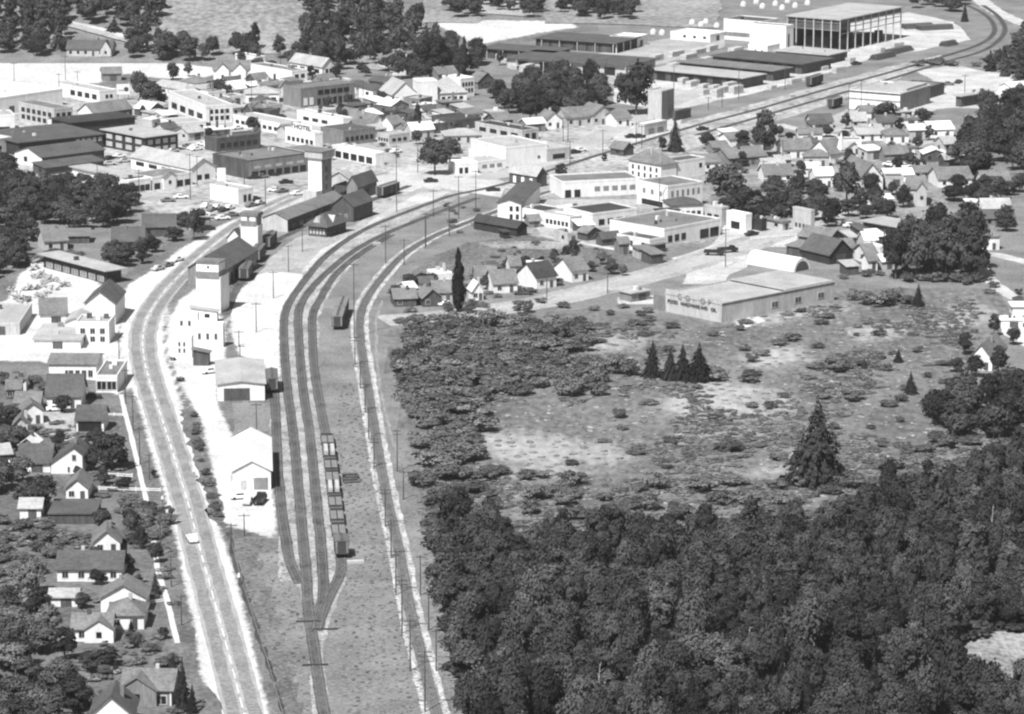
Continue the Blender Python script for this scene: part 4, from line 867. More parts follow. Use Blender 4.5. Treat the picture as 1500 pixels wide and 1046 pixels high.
def fillers(n, poly, where, ang, big=(5, 9), kinds=('house', 'shed', 'shed')):
    xs_ = [q[0] for q in poly]; ys_ = [q[1] for q in poly]; k = 0; t = 0
    while k < n and t < n*40:
        t += 1; x, y = fr.uniform(min(xs_), max(xs_)), fr.uniform(min(ys_), max(ys_))
        if not inpoly(x, y, poly): continue
        L = fr.uniform(*big); D = fr.uniform(4.5, 8); a = ang + fr.choice((0, 0, 0, 12, -12))
        if not clear_of(x, y, a, L, D): continue
        cat = fr.choice(kinds); wc = fr.choice('wwlmd'); rc = fr.choice('lmmdw'); p = G(x, y); e = p + Vector((math.cos(R(a))*L, math.sin(R(a))*L, 0))
        dd = e.y*cp + H*sp; xr = CX + F*e.x/dd
        rf = fr.choice(('gR', 'gL', 'gR', 'hip', 'flat')) if cat == 'house' else fr.choice(('gR', 'flat', 'shR'))
        lb = 'small %s %s with a %s %s roof %s' % (COLN[wc], cat, COLN[rc], {'gR': 'ridge', 'gL': 'gable', 'hip': 'hipped', 'flat': 'flat', 'shR': 'sloping'}[rf], where)
        B(cat, lb, (x, y), a, xr, D, fr.uniform(2.4, 3.4), rf, fr.uniform(1.2, 2.6) if rf != 'shR' else .8, wc, rc, group='%s %s %s roofed %ss %s' % (COLN[wc], COLN[rc], rf if rf == 'flat' else {'gR': 'ridge', 'gL': 'gable', 'hip': 'hipped', 'shR': 'slope'}[rf], cat, where))
        BX.append((p, R(a), L, D)); k += 1
def inpoly(x, y, P):
    c = False; j = len(P) - 1
    for i in range(len(P)):
        if (P[i][1] > y) != (P[j][1] > y) and x < (P[j][0]-P[i][0])*(y-P[i][1])/(P[j][1]-P[i][1]) + P[i][0]: c = not c
        j = i
    return c
fillers(52, [(200, 150), (330, 128), (560, 128), (630, 165), (640, 200), (560, 225), (480, 195), (380, 215), (300, 215), (220, 205)], 'in the upper town back lots', 42)
fillers(20, [(600, 150), (790, 190), (760, 212), (650, 205), (600, 180)], 'between the church and the rails', 38)
fillers(22, [(1000, 210), (1200, 200), (1380, 200), (1390, 265), (1340, 300), (1180, 270), (1060, 250)], 'among the east town gardens', 15)
fillers(10, [(780, 350), (900, 340), (1000, 372), (960, 390), (880, 366)], 'behind the white stores', 30, (3, 5), ('shed',))
fillers(10, [(1230, 340), (1290, 360), (1300, 405), (1240, 405)], 'right of the black barn', 20, (2, 4), ('shed',))
fillers(9, [(1180, 178), (1240, 172), (1390, 178), (1390, 196), (1300, 214), (1200, 216)], 'by the upper right street', 12)
fillers(8, [(-10, 560), (60, 560), (64, 640), (-10, 720)], 'in the gardens at the left edge', 2, (3, 6))
fillers(8, [(560, 90), (690, 84), (700, 120), (640, 130), (560, 110)], 'at the foot of the hill wood', 20)
fillers(9, [(596, 432), (640, 418), (700, 408), (860, 392), (864, 410), (760, 432), (690, 446), (600, 452)], 'behind the back street', 15, (2.5, 5))
# ================================================================= VEGETATION
def leafmat(name, v, lo=.55, hi=1.45):
    m = bpy.data.materials.new(name); m.use_nodes = True; nt = m.node_tree; N = nt.nodes; L = nt.links
    N.remove(N['Principled BSDF'])
    at = N.new('ShaderNodeAttribute'); at.attribute_name = 'tint'
    oi = N.new('ShaderNodeObjectInfo')
    r = N.new('ShaderNodeMapRange'); r.inputs['To Min'].default_value = lo; r.inputs['To Max'].default_value = hi
    L.new(oi.outputs['Random'], r.inputs['Value'])
    mu = N.new('ShaderNodeMath'); mu.operation = 'MULTIPLY'; L.new(at.outputs['Fac'], mu.inputs[0]); L.new(r.outputs[0], mu.inputs[1])
    m2 = N.new('ShaderNodeMath'); m2.operation = 'MULTIPLY'; L.new(mu.outputs[0], m2.inputs[0]); m2.inputs[1].default_value = v
    d = N.new('ShaderNodeBsdfDiffuse'); t = N.new('ShaderNodeBsdfTranslucent'); mx = N.new('ShaderNodeMixShader'); mx.inputs[0].default_value = .22
    L.new(m2.outputs[0], d.inputs['Color']); L.new(m2.outputs[0], t.inputs['Color'])
    L.new(d.outputs[0], mx.inputs[1]); L.new(t.outputs[0], mx.inputs[2]); L.new(mx.outputs[0], N['Material Output'].inputs['Surface'])
    return m
LEAF = leafmat('broadleaf_foliage', .064, .5, 1.5); NEEDLE = leafmat('conifer_foliage', .042); BRUSH = leafmat('brush_foliage', .165, .75, 1.25); DBRUSH = leafmat('dark_brush_foliage', .115, .75, 1.3); PALELEAF = leafmat('pale_foliage', .13)
WEED = leafmat('weed_foliage', .27, 1, 1); LEAFM = leafmat('wood_foliage', .066, 1, 1)
BARK = mat('bark', .09, .3, 2)
rng = np.random.default_rng(11)
def unit(v): return v / np.maximum(1e-6, np.linalg.norm(v, axis=-1, keepdims=True))
def cards(C, Nrm, size, tint, aspect=1.0, spread=.9):
    """leaf clump quads at C facing about Nrm -> verts, normals, tints"""
    n = len(C)
    gn = unit(Nrm + rng.normal(size=(n, 3)) * spread * .55)
    a = unit(np.cross(gn, rng.normal(size=(n, 3)))); b = np.cross(gn, a)
    s = size[:, None] * .5
    j = lambda: rng.uniform(.6, 1.25, (n, 1))
    V = np.stack([C - a*s*j() - b*s*j()*aspect, C + a*s*j() - b*s*j()*aspect, C + a*s*j() + b*s*j()*aspect, C - a*s*j() + b*s*j()*aspect], 1)
    NN = np.repeat(unit(Nrm*.65 + gn*.55)[:, None, :], 4, 1)
    return V, NN, tint
def lobes_crown(nl, per, rx, rz, zc, lr, cs, low=.0, seed=0, cone=0.):
    """crown of leaf clumps on many lobes; unit: width 1, height 1"""
    Vs, Ns, Ts = [], [], []
    for i in range(nl):
        d = unit(rng.normal(size=3)); rr = rng.uniform(.35, 1) ** .5
        c = np.array([d[0]*rx*rr, d[1]*rx*rr, zc + d[2]*rz*rr])
        if cone: 
            k = 1 - cone * max(0, (c[2]-zc)/rz); c[:2] *= k
        r = rng.uniform(*lr)
        q = unit(rng.normal(size=(per, 3))); q[:, 2] = np.where(q[:, 2] < -.4, -q[:, 2]*.6, q[:, 2]); q = unit(q)
        C = c + q * r * rng.normal(.92, .2, (per, 1)) * np.array([1, 1, .85])
        out = unit(q*.75 + unit(C - np.array([0, 0, zc-.12]))*.4 + np.array([0, 0, .12]))
        t = rng.uniform(.75, 1.2) * rng.uniform(.7, 1.3, per)
        v, nn, tt = cards(C, out, cs * rng.uniform(.7, 1.4, per), t)
        Vs.append(v); Ns.append(nn); Ts.append(tt)
    return np.concatenate(Vs), np.concatenate(Ns), np.concatenate(Ts)
def conifer_crown(levels, rmax, z0=.08, droop=.25, cs=.085, power=.85):
    Vs, Ns, Ts = [], [], []
    for k in range(levels):
        f = k / (levels-1); z = z0 + (1-z0) * f
        r = rmax * (1-f) ** power * rng.uniform(.75, 1.12) + .012
        nb = max(4, int(15*(1-f) + 4))
        for b in range(nb):
            a = rng.uniform(0, 2*math.pi); rb = r * rng.uniform(.45, 1.2)
            m = max(2, int(rb/ cs * 2.2) + 1); t = rng.uniform(.25, 1, m)
            zb = z + rng.normal()*.5/levels; C = np.stack([np.cos(a)*rb*t + rng.normal(size=m)*.01, np.sin(a)*rb*t + rng.normal(size=m)*.01, zb - droop*rb*t*t + rng.normal(size=m)*.012], 1)
            out = np.tile(unit(np.array([np.cos(a)*.7, np.sin(a)*.7, .6])), (m, 1))
            v, nn, tt = cards(C, out, cs*(1-.45*f)*rng.uniform(.7, 1.4, m), rng.uniform(.65, 1.25, m), .8, .8)
            Vs.append(v); Ns.append(nn); Ts.append(tt)
    return np.concatenate(Vs), np.concatenate(Ns), np.concatenate(Ts)
def leafmesh(name, VNT, m):
    V, Nn, T = VNT; n = len(V)
    me = bpy.data.meshes.new(name)
    me.vertices.add(n*4); me.vertices.foreach_set('co', V.reshape(-1).astype(np.float32))
    me.loops.add(n*4); me.loops.foreach_set('vertex_index', np.arange(n*4, dtype=np.int32))
    me.polygons.add(n); me.polygons.foreach_set('loop_start', np.arange(0, n*4, 4, dtype=np.int32))
    me.update(calc_edges=True)
    me.materials.append(m)
    at = me.attributes.new('tint', 'FLOAT', 'FACE'); at.data.foreach_set('value', T.astype(np.float32))
    me.polygons.foreach_set('use_smooth', np.ones(n, dtype=bool))
    cn = me.attributes.new('custom_normal', 'FLOAT_VECTOR', 'POINT'); cn.data.foreach_set('vector', Nn.reshape(-1).astype(np.float32))
    me.update()
    return me
def trunkmesh(name, r, h, limbs, spread):
    mb = MB(); mb.tube((0, 0, -.02), (0, 0, h), r, r*.55)
    for k in range(limbs):
        a = 2*math.pi*k/limbs + .4
        mb.tube((0, 0, h*.6), (spread*math.cos(a), spread*math.sin(a), h*1.35), r*.45, r*.15, 5)
    return mb.mesh(name, BARK)
def broad(tot, k_): return [lobes_crown(n_, int(tot/n_), .31, rz_, zc_, lr_, cs_*k_, cone=cn_) for n_, rz_, zc_, lr_, cs_, cn_ in ((26, .36, .54, (.10, .19), .048, 0), (18, .34, .54, (.13, .23), .052, .2), (34, .37, .53, (.08, .16), .045, .3), (22, .38, .53, (.10, .2), .05, .5), (14, .33, .55, (.14, .26), .055, 0), (30, .35, .54, (.09, .17), .045, .1), (24, .40, .52, (.08, .18), .05, .6), (38, .34, .55, (.07, .14), .042, 0))]
BROAD = broad(2600, 1.0); BROADF = broad(5600, .72)
LOWB = [lobes_crown(15, 46, .33, .33, .56, (.13, .22), .09) for _ in range(3)] + [conifer_crown(13, .36, cs=.12) for _ in range(2)]
CONE = [conifer_crown(36, .5, cs=.055, droop=.3) for _ in range(3)]
def poplar_crown():
    Vs, Ns, Ts = [], [], []
    for i in range(64):
        z = .06 + .9*(i + rng.uniform(0, 1))/64; pr = .42*min(1, (z+.08)*3.2)*max(.12, (1.02-z)/.62 if z > .4 else 1)**.8
        a = rng.uniform(0, 6.28); d = pr*rng.uniform(.2, .75); c = np.array([d*math.cos(a), d*math.sin(a), z]); r = pr*rng.uniform(.35, .6)
        q = unit(rng.normal(size=(52, 3))); C = c + q*np.array([r, r, r*.32])*rng.uniform(.75, 1.05, (52, 1))
        out = unit(q*.6 + np.array([math.cos(a), math.sin(a), .3])*.5)
        v, nn, tt = cards(C, out, .09*rng.uniform(.6, 1.3, 52), rng.uniform(.7, 1.2)*rng.uniform(.75, 1.25, 52), .45)
        Vs.append(v); Ns.append(nn); Ts.append(tt)
    return np.concatenate(Vs), np.concatenate(Ns), np.concatenate(Ts)
POPL = [poplar_crown() for _ in range(2)]
SHRB = [lobes_crown(int(rng.integers(12, 24)), 90, .38, .30, .42, (.08, .22), .055) for _ in range(7)]
KIND = {
 'broadleaf_tree': ([leafmesh('crown', b, LEAF) for b in BROAD], trunkmesh('trunk', .03, .45, 4, .2)),
 'forest_tree': ([leafmesh('crown', b, LEAF) for b in BROADF] + [leafmesh('crown', b, leafmat('light_broadleaf_foliage', .09, .6, 1.4)) for b in BROADF[::3]], trunkmesh('trunk', .02, .5, 4, .2)),
 'conifer_tree': ([leafmesh('crown', b, NEEDLE) for b in CONE], trunkmesh('trunk', .03, .8, 0, 0)),
 'poplar_tree': ([leafmesh('crown', b, NEEDLE) for b in POPL], trunkmesh('trunk', .06, .6, 3, .15)),
 'garden_tree': ([leafmesh('crown', b, LEAF) for b in BROAD], trunkmesh('trunk', .03, .45, 4, .2)),
 'pale_tree': ([leafmesh('crown', b, PALELEAF) for b in BROAD[:3]], trunkmesh('trunk', .03, .45, 4, .2)),
}
SHRUBM = [leafmesh('shrub', b, BRUSH) for b in SHRB]; PSHRUBM = [leafmesh('shrub', b, PALELEAF) for b in SHRB[:3]]; DSHRUBM = [leafmesh('shrub', b, DBRUSH) for b in SHRB]
trnd = random.Random(5)
TREES = []
def plant(kind, pos, w, h, label, group=None):
    rz = trnd.uniform(0, 6.28)
    if kind.startswith('shrub') or kind == 'garden_bush':
        me = trnd.choice({'shrub': SHRUBM, 'garden_bush': SHRUBM + DSHRUBM, 'shrub_dark': DSHRUBM}[kind])
        nm_ = 'garden_bush' if kind == 'garden_bush' else 'shrub'
        o = obj(nm_, me, None, pos, rz, (w, w*trnd.uniform(.8, 1.2), h)); tag(o, label, nm_.replace('_', ' '), group)
        return o
    crowns, trunk = KIND[kind]
    root = empty(kind, pos, rz); root.scale = (w, w*trnd.uniform(.9, 1.12), h)
    tag(root, label, {'forest_tree': 'forest tree', 'conifer_tree': 'conifer', 'poplar_tree': 'poplar', 'garden_tree': 'garden tree'}.get(kind, 'tree'), group)
    obj('crown', trnd.choice(crowns), root); obj('trunk', trunk, root)
    TREES.append((pos, w)); return root
def tr(kind, x, yb, wpx, hpx, label, group=None):
    p = G(x, yb); s = S(x, yb); return plant(kind, p, wpx/s, hpx/s, label, group)
def inpoly(x, y, P):
    c = False; j = len(P) - 1
    for i in range(len(P)):
        if (P[i][1] > y) != (P[j][1] > y) and x < (P[j][0]-P[i][0])*(y-P[i][1])/(P[j][1]-P[i][1]) + P[i][0]: c = not c
        j = i
    return c
def scatter(poly, sp, seed, mx=None, jit=.38):
    """points on the ground inside a pixel polygon, about sp metres apart"""
    P = [tuple(G(*q)[:2]) for q in poly]; r = random.Random(seed)
    x0, x1 = min(p[0] for p in P), max(p[0] for p in P); y0, y1 = min(p[1] for p in P), max(p[1] for p in P)
    out = []; row = 0; y = y0
    while y < y1:
        x = x0 + (sp/2 if row % 2 else 0)
        while x < x1:
            a, b = x + r.uniform(-jit, jit)*sp, y + r.uniform(-jit, jit)*sp
            if inpoly(a, b, P): out.append(Vector((a, b, hz(a, b))))
            x += sp
        y += sp*.87; row += 1
    r.shuffle(out)
    return out[:mx] if mx else out
BOXES = []   # footprints of buildings, so that no scattered plant stands inside one
for o_ in list(bpy.data.objects):
    if o_.parent is None and o_.type == 'EMPTY' and 'category' in o_ and o_['category'] != 'railway track':
        for c_ in o_.children:
            if c_.name.split('.')[0] in ('wall', 'shell'):
                v_ = [v.co for v in c_.data.vertices]
                BOXES.append((o_.location.copy(), o_.rotation_euler.z, max(v.x for v in v_), max(v.y for v in v_)))
def free(p, m=1.0):
    for l, a, W_, D_ in BOXES:
        dx, dy = p.x - l.x, p.y - l.y
        x = dx*math.cos(a) + dy*math.sin(a); y = -dx*math.sin(a) + dy*math.cos(a)
        if -m < x < W_ + m and -m < y < D_ + m: return False
    return True
def grove(kind, poly, sp, hr, wr, label, group, seed, mx=None, alt=None, altp=0):
    r = random.Random(seed + 100); n = 0
    for p in scatter(poly, sp, seed, mx):
        h = r.uniform(*hr); w = r.uniform(*wr)
        if not free(p, w*.3): continue
        k = kind
        if alt and r.random() < altp: k = alt
        if k == 'conifer_tree' and kind != k: w *= .62; h *= 1.3
        if k == 'pale_tree': plant(k, p, w, h, 'pale ' + label, group + ', pale'); continue
        plant(k, p, w, h, label if k == kind else label.replace('broadleaf', 'conifer').replace('round', 'pointed'), group if k == kind else group + ', conifers'); n += 1
    return n
def mass(name, label, cat, protos, m, pts, wr, hr, seed):
    """many plants nobody could count, as one mesh"""
    r = np.random.default_rng(seed); Vs, Ns, Ts = [], [], []
    for p in pts:
        V, Nn, T = protos[r.integers(len(protos))]
        a = r.uniform(0, 6.28); c, s = math.cos(a), math.sin(a); Rm = np.array([[c, -s, 0], [s, c, 0], [0, 0, 1]])
        w, h = r.uniform(*wr), r.uniform(*hr)
        Vs.append((V * np.array([w, w, h])) @ Rm.T + np.array(p)); Ns.append(Nn @ Rm.T); Ts.append(T * r.uniform(.65, 1.35))
    o = obj(name, leafmesh(name, (np.concatenate(Vs), np.concatenate(Ns), np.concatenate(Ts)), m))
    tag(o, label, cat, None, 'stuff'); return o
bt, ct = 'broadleaf_tree', 'conifer_tree'
# --- the big wood at lower right
FOREST = [(628, 768), (700, 780), (780, 800), (860, 800), (930, 792), (1000, 800), (1080, 790), (1160, 770), (1220, 772), (1290, 745), (1400, 712), (1520, 655), (1600, 640), (1640, 1125), (690, 1125), (664, 960), (640, 860)]
CLEAR = [(1420, 950), (1440, 936), (1520, 945), (1520, 990), (1470, 990)]
r0 = random.Random(3); nf = 0
pts = [p for p in scatter(FOREST, 5.9, 21, None, .46)]
def pix(p):
    d = p.y*cp + (H-p.z)*sp; return CX + F*p.x/d, CY + F*((H-p.z)*cp - p.y*sp)/d
clearw = [tuple(G(*q)[:2]) for q in [(1375, 1000), (1408, 950), (1450, 926), (1560, 926), (1560, 1075), (1470, 1060), (1410, 1030)]]
pts = [p for p in pts if not inpoly(p.x, p.y, clearw) and -40 < pix(p)[0] < 1545]
pts.sort(key=lambda p: p.y)
NIND = 283
def wood_size(r):
    w = r.choice((r.uniform(4, 6.5), r.uniform(5.5, 8), r.uniform(7, 10.5))); return w, min(15, max(4.5, w*r.uniform(.75, 1.75)))
for i, p in enumerate(pts[:NIND]):
    w, h = wood_size(r0)
    if r0.random() < .07: plant(ct, p, r0.uniform(3.5, 5.5), r0.uniform(9, 15), 'pointed dark conifer standing among the crowns of the lower right wood', 'conifers inside the lower right wood')
    else: plant('forest_tree', p, w, h, 'broadleaf tree in the dense dark wood filling the lower right', 'broadleaf trees of the lower right wood')
FARP = pts[NIND:]
mass('far_wood', 'far edge of the dense lower right wood seen as one mass', 'wood', BROAD[:6], LEAFM, FARP[::2], (5, 9.5), (6, 10), 4)
mass('far_wood', 'far edge of the dense lower right wood seen as one mass', 'wood', BROAD[2:], leafmat('wood_foliage_pale', .09, 1, 1), FARP[1::4], (4, 8), (5, 9), 6)
mass('far_wood', 'far edge of the dense lower right wood seen as one mass', 'wood', BROAD[2:], leafmat('wood_foliage_dark', .05, 1, 1), FARP[3::4], (4, 8), (5, 11), 7)
def snag(x, yb, hpx, label):
    p = G(x, yb); h = hpx/S(x, yb); t = empty('dead_tree', p); tag(t, label, 'dead tree'); mb = MB(); mb.tube((0, 0, 0), (.3, 0, h), .13, .05, 6); mb.build('trunk', RUB2, t)
    mb = MB()
    for k in range(5): a = k*1.9; mb.tube((.3*(.5+.1*k), 0, h*(.5+.1*k)), (.3+math.cos(a)*1.1, math.sin(a)*1.1, h*(.62+.1*k)), .05, .02, 5)
    mb.build('branches', RUB2, t)
RUB2 = mat('bleached_wood', .42, .2, 2)
for x, y, h_, lb in [(1128, 905, 42, 'forked bleached dead tree in the middle of the lower right wood'), (1147, 1022, 92, 'tallest leaning bleached dead tree in the lower right wood'), (876, 1030, 60, 'thin pale dead trunk at the bottom of the lower right wood'), (858, 915, 50, 'thin pale dead trunk beside a conifer in the lower right wood'), (1451, 800, 60, 'thin pale dead trunk near the right edge of the lower right wood'), (1097, 940, 40, 'short pale dead trunk left of the forked dead tree')]: snag(x, y, h_, lb)
mass('undergrowth', 'low dark undergrowth between the trees of the lower right wood', 'undergrowth', [lobes_crown(6, 30, .36, .2, .3, (.2, .3), .14) for _ in range(4)], LEAFM, [p for p in scatter(FOREST, 4.2, 33) if not inpoly(p.x, p.y, clearw)], (4, 6.5), (2, 4.2), 5)
drape_pts = [(1375, 1000), (1408, 950), (1450, 926), (1560, 926), (1560, 1075), (1470, 1060), (1410, 1030)]
sheet('dry_grass_patch', drape_pts, Z(4), DRY, 1.5, 3, 61)
# --- shrub field
FS = [(576, 520), (600, 484), (680, 476), (760, 472), (850, 474), (868, 500), (862, 540), (890, 560), (885, 585), (790, 575), (730, 585), (700, 600), (705, 640), (690, 690), (640, 720), (615, 670), (596, 590)]
def shrubs(poly, sp, wr, hr, label, group, seed, mx=None, kinds=('shrub', 'shrub', 'shrub_dark')):
    r = random.Random(seed)
    for p in scatter(poly, sp, seed, mx, .48):
        if free(p, 1.5):
            w = r.uniform(*wr); plant(r.choice(kinds), p, w, r.uniform(*hr)*(.75 + .25*w/wr[1]), label, group)
shrubs(FS, 5.8, (5.5, 11.5), (3.2, 6.2), 'round bush in the thick brush right of the pale railway', 'bushes of the thick brush right of the pale railway', 41, 138)
shrubs([(870, 500), (1230, 440), (1420, 440), (1400, 560), (1330, 650), (1180, 690), (960, 690), (760, 690), (880, 600)], 15, (2.4, 5.5), (1.1, 2.4), 'low bush scattered over the open field with dry grass', 'bushes scattered over the open field', 42, 62, kinds=('garden_bush',))
shrubs([(600, 690), (700, 690), (930, 712), (1150, 708), (1240, 700), (1330, 660), (1420, 625), (1500, 600), (1510, 640), (1400, 695), (1290, 735), (1160, 762), (1000, 790), (780, 785), (640, 760)], 8.2, (4, 8.5), (2.2, 4.6), 'bush along the fringe between the open field and the dark wood', 'bushes fringing the dark wood', 43, 64)
shrubs([(570, 452), (620, 446), (870, 440), (960, 455), (1040, 482), (980, 490), (860, 462), (700, 474), (575, 480)], 6.5, (3, 5.5), (1.2, 2.4), 'low bush in the strip between the back street and the shrub field', 'bushes below the back street', 44, 26)
for x, y, w_, h_, lb in [(1428, 552, 34, 34, 'tree screening the left of the right edge white gabled house'), (1462, 548, 40, 44, 'tree screening the right of the right edge white gabled house'), (1484, 505, 26, 30, 'small tree beside the concrete drive at the right edge')]: tr('garden_tree', x, y, w_, h_, lb)
shrubs([(590, 430), (700, 405), (860, 388), (866, 412), (700, 450), (600, 454)], 6, (1.8, 4.5), (1, 3), 'bush among the back street shacks and gardens', 'bushes among the back street shacks', 148, 40, kinds=('garden_bush',))
for i, (x, y, w_, h_) in enumerate([(1250, 440, 24, 22), (1268, 446, 36, 26), (1292, 448, 44, 28), (1310, 442, 34, 28), (1328, 446, 26, 18)]):
    tr('shrub', x, y, w_, h_, 'tall grey bush in the hedge of bushes right of the big lettered store', 'hedge of bushes right of the big lettered store')
for x, y, w_, h_, lb in [(1102, 530, 26, 18, 'round bush alone in the field below the big lettered store'), (1098, 560, 36, 18, 'wide bush right of the row of field conifers'), (1228, 543, 48, 24, 'broad bush group low in the middle of the open field'),
      (1250, 586, 44, 18, 'wide flat dark bush above the tall field conifer'), (1320, 588, 22, 13, 'small round dark bush right of the wide flat bush'), (908, 612, 22, 18, 'small dark bush in the dry grass left of centre field'),
      (1068, 660, 46, 18, 'wide low bush on the dry grass left of the tall field conifer'), (1298, 543, 20, 13, 'small dark bush between the little conifers of the right field'), (1288, 492, 24, 12, 'flat dark bush in the field near the ploughed strips'),
      (1158, 500, 30, 14, 'low wide bush in front of the pale apron of the lettered store'), (1165, 498, 18, 13, 'little bush beside the low wide bush near the pale apron')]:
    tr('shrub_dark', x, y, w_, h_, lb)
tr(ct, 1196, 708, 98, 124, 'tallest dark conifer standing alone at the edge of the open field')
for x, y, w_, h_, lb in [(956, 553, 34, 56, 'pointed dark conifer first from the left in the row across the field'), (982, 556, 36, 46, 'smaller conifer second from the left in the field row'), (1000, 557, 38, 54, 'dark conifer third from the left in the field row'), (1024, 558, 46, 56, 'bushy dark conifer at the right end of the field row'),
      (1345, 449, 22, 34, 'small conifer at the end of the hedge of bushes'), (1334, 577, 24, 34, 'small dark conifer near the right edge grove'), (1316, 531, 16, 20, 'tiny conifer highest in the right part of the field'), (1266, 540, 11, 18, 'thin tiny conifer beside the broad field bush')]:
    tr(ct, x, y, w_, h_, lb)
for x, y, w_, h_ in [(900, 548, 40, 38), (922, 550, 34, 32), (880, 545, 34, 28), (1046, 556, 44, 24)]: tr('shrub', x, y, w_, h_, 'grey bush leaning against the row of field conifers', 'bushes beside the row of field conifers')
tr('poplar_tree', 672, 457, 27, 96, 'tall dark columnar poplar beside the back street')
tr('shrub_dark', 690, 458, 30, 22, 'dark bush at the foot of the tall poplar')
tr('shrub_dark', 772, 458, 22, 24, 'dark bush on the back street right of the tall poplar')
tr('pale_tree', 880, 388, 18, 24, 'small blossoming pale tree by the back street gardens')
tr('pale_tree', 912, 404, 14, 18, 'smaller pale tree at the corner of the back street')
for x, y, w_, h_ in [(600, 428, 30, 26), (616, 424, 26, 24), (580, 436, 26, 18), (632, 420, 22, 18), (812, 385, 16, 20), (828, 392, 18, 30), (840, 385, 20, 34), (865, 398, 20, 16), (895, 402, 26, 22), (793, 392, 14, 16), (712, 424, 18, 20), (742, 395, 20, 14), (770, 392, 16, 16)]:
    tr('garden_tree', x, y, w_*1.15, h_*1.1, 'small round garden tree behind the back street houses', 'garden trees behind the back street')
# --- left side
grove(bt, [(-30, 330), (40, 345), (60, 330), (130, 338), (190, 332), (195, 300), (150, 285), (100, 284), (60, 288), (10, 262), (-30, 240)], 7.6, (6.5, 10), (7, 10.5), 'broadleaf tree in the dark grove left of the highway bend', 'trees of the grove left of the highway bend', 51)
tr(bt, 96, 292, 42, 42, 'round dark tree standing highest in the left grove')
tr(bt, 166, 328, 54, 50, 'wide dark tree at the right end of the left grove')
grove('garden_tree', [(-30, 420), (30, 400), (55, 372), (60, 350), (-30, 345)], 8, (5, 8), (6, 9), 'broadleaf tree at the left edge above the timber pile', 'trees at the left edge above the timber pile', 52)
grove('garden_tree', [(135, 390), (210, 400), (240, 375), (280, 352), (300, 335), (270, 325), (255, 350), (210, 374), (140, 375)], 7.5, (4, 7), (5, 8), 'leafy tree between the thin roofed stand and the highway bend', 'trees above the thin roofed stand', 53)
shrubs([(30, 385), (130, 392), (140, 370), (60, 372)], 6, (4, 6), (2, 3.5), 'bush behind the thin roofed stand', 'bushes behind the thin roofed stand', 54, kinds=('garden_bush',))
grove('garden_tree', [(-30, 620), (20, 610), (45, 640), (45, 720), (-30, 740)], 7, (5, 7.5), (6, 8.5), 'round garden tree at the left edge below the first big dark roof', 'garden trees at the left edge', 55, None, 'pale_tree', .4)
grove('garden_tree', [(-30, 900), (50, 850), (75, 850), (66, 910), (100, 970), (-30, 1000)], 7, (5, 8), (6.5, 9.5), 'broadleaf tree in the thicket left of the bungalows', 'trees of the thicket left of the bungalows', 56, None, 'pale_tree', .4)
grove('garden_tree', [(-30, 1010), (100, 1000), (128, 1060), (120, 1110), (-30, 1110)], 6.5, (4, 6.5), (6, 8.5), 'broadleaf tree in the bottom left corner', 'trees in the bottom left corner', 57, None, 'pale_tree', .4)
for k, x, y, w_, h_, lb in [(bt, 165, 688, 62, 58, 'big round dark tree right of the saltbox house'), (bt, 137, 668, 48, 40, 'dark tree under the dark roofed garage'), (bt, 62, 748, 54, 52, 'round dark tree left of the little white gabled house'), (bt, 35, 745, 40, 42, 'dark tree left edge neighbour of the tiny white shed'),
      (bt, 95, 968, 54, 52, 'black looking round tree below the hipped bungalows'), (bt, 132, 985, 46, 34, 'dark spreading tree beside the black looking round tree'), (bt, 160, 975, 50, 30, 'dark low tree under the grey side gabled house'), (ct, 268, 1040, 30, 80, 'tall dark columnar evergreen beside the sidewalk end'), (ct, 254, 1000, 30, 46, 'broader dark evergreen left of the tall columnar one'),
      (ct, 282, 1045, 20, 46, 'short dark evergreen right of the tall columnar one'), (ct, 228, 872, 18, 34, 'narrow dark cypress beside the wide gabled house'), (bt, 190, 838, 22, 28, 'small dark tree at the right end of the long dark roof'), (ct, 192, 926, 12, 22, 'small pointed shrub tree before the hipped bungalow'),
      (ct, 170, 985, 12, 22, 'tiny conifer in the garden below the hipped bungalow'), (bt, 198, 948, 26, 24, 'round tree right below the hipped bungalow'), (bt, 240, 936, 22, 20, 'small round tree near the sidewalk lowest garden'), ('pale_tree', 152, 990, 26, 18, 'pale flowering bush like tree above the bottom houses'),
      ('pale_tree', 96, 1005, 46, 34, 'pale leafy tree in the bottom left thicket'), ('pale_tree', 40, 905, 60, 44, 'large pale leafy tree left of the narrow pale shed'), (bt, 226, 700, 12, 14, 'tiny tree by the sidewalk beside the saltbox house'), (bt, 100, 850, 18, 16, 'small bush tree before the long dark roof'),
      (bt, 152, 856, 20, 18, 'small dark tree under the eave of the long dark roof'), (bt, 120, 892, 28, 26, 'round dark tree right of the narrow pale shed'), (bt, 284, 352, 34, 46, 'dark tree at the inside of the highway bend'), (bt, 192, 1012, 34, 30, 'dark tree between the two bottom houses'), (bt, 44, 618, 26, 28, 'dark bushy tree right of the low grey outbuilding')]:
    tr(k, x, y, w_, h_, lb)
shrubs([(185, 740), (240, 745), (248, 795), (190, 800)], 4.5, (3.5, 6), (2, 3.6), 'bush in the shrubbery beside the sidewalk gap', 'shrubbery beside the sidewalk gap', 58, kinds=('garden_bush',))
shrubs([(0, 560), (60, 548), (66, 580), (20, 590), (0, 600)], 5.5, (3.5, 6), (2, 3.6), 'bush left of the first big dark roof', 'bushes left of the first big dark roof', 59, kinds=('garden_bush',))
shrubs([(-20, 760), (60, 770), (130, 790), (120, 830), (70, 850), (-20, 860)], 6.2, (3.5, 6), (1.8, 3.4), 'bush in the overgrown gardens at the left', 'bushes of the overgrown gardens at the left', 60, kinds=('garden_bush',))
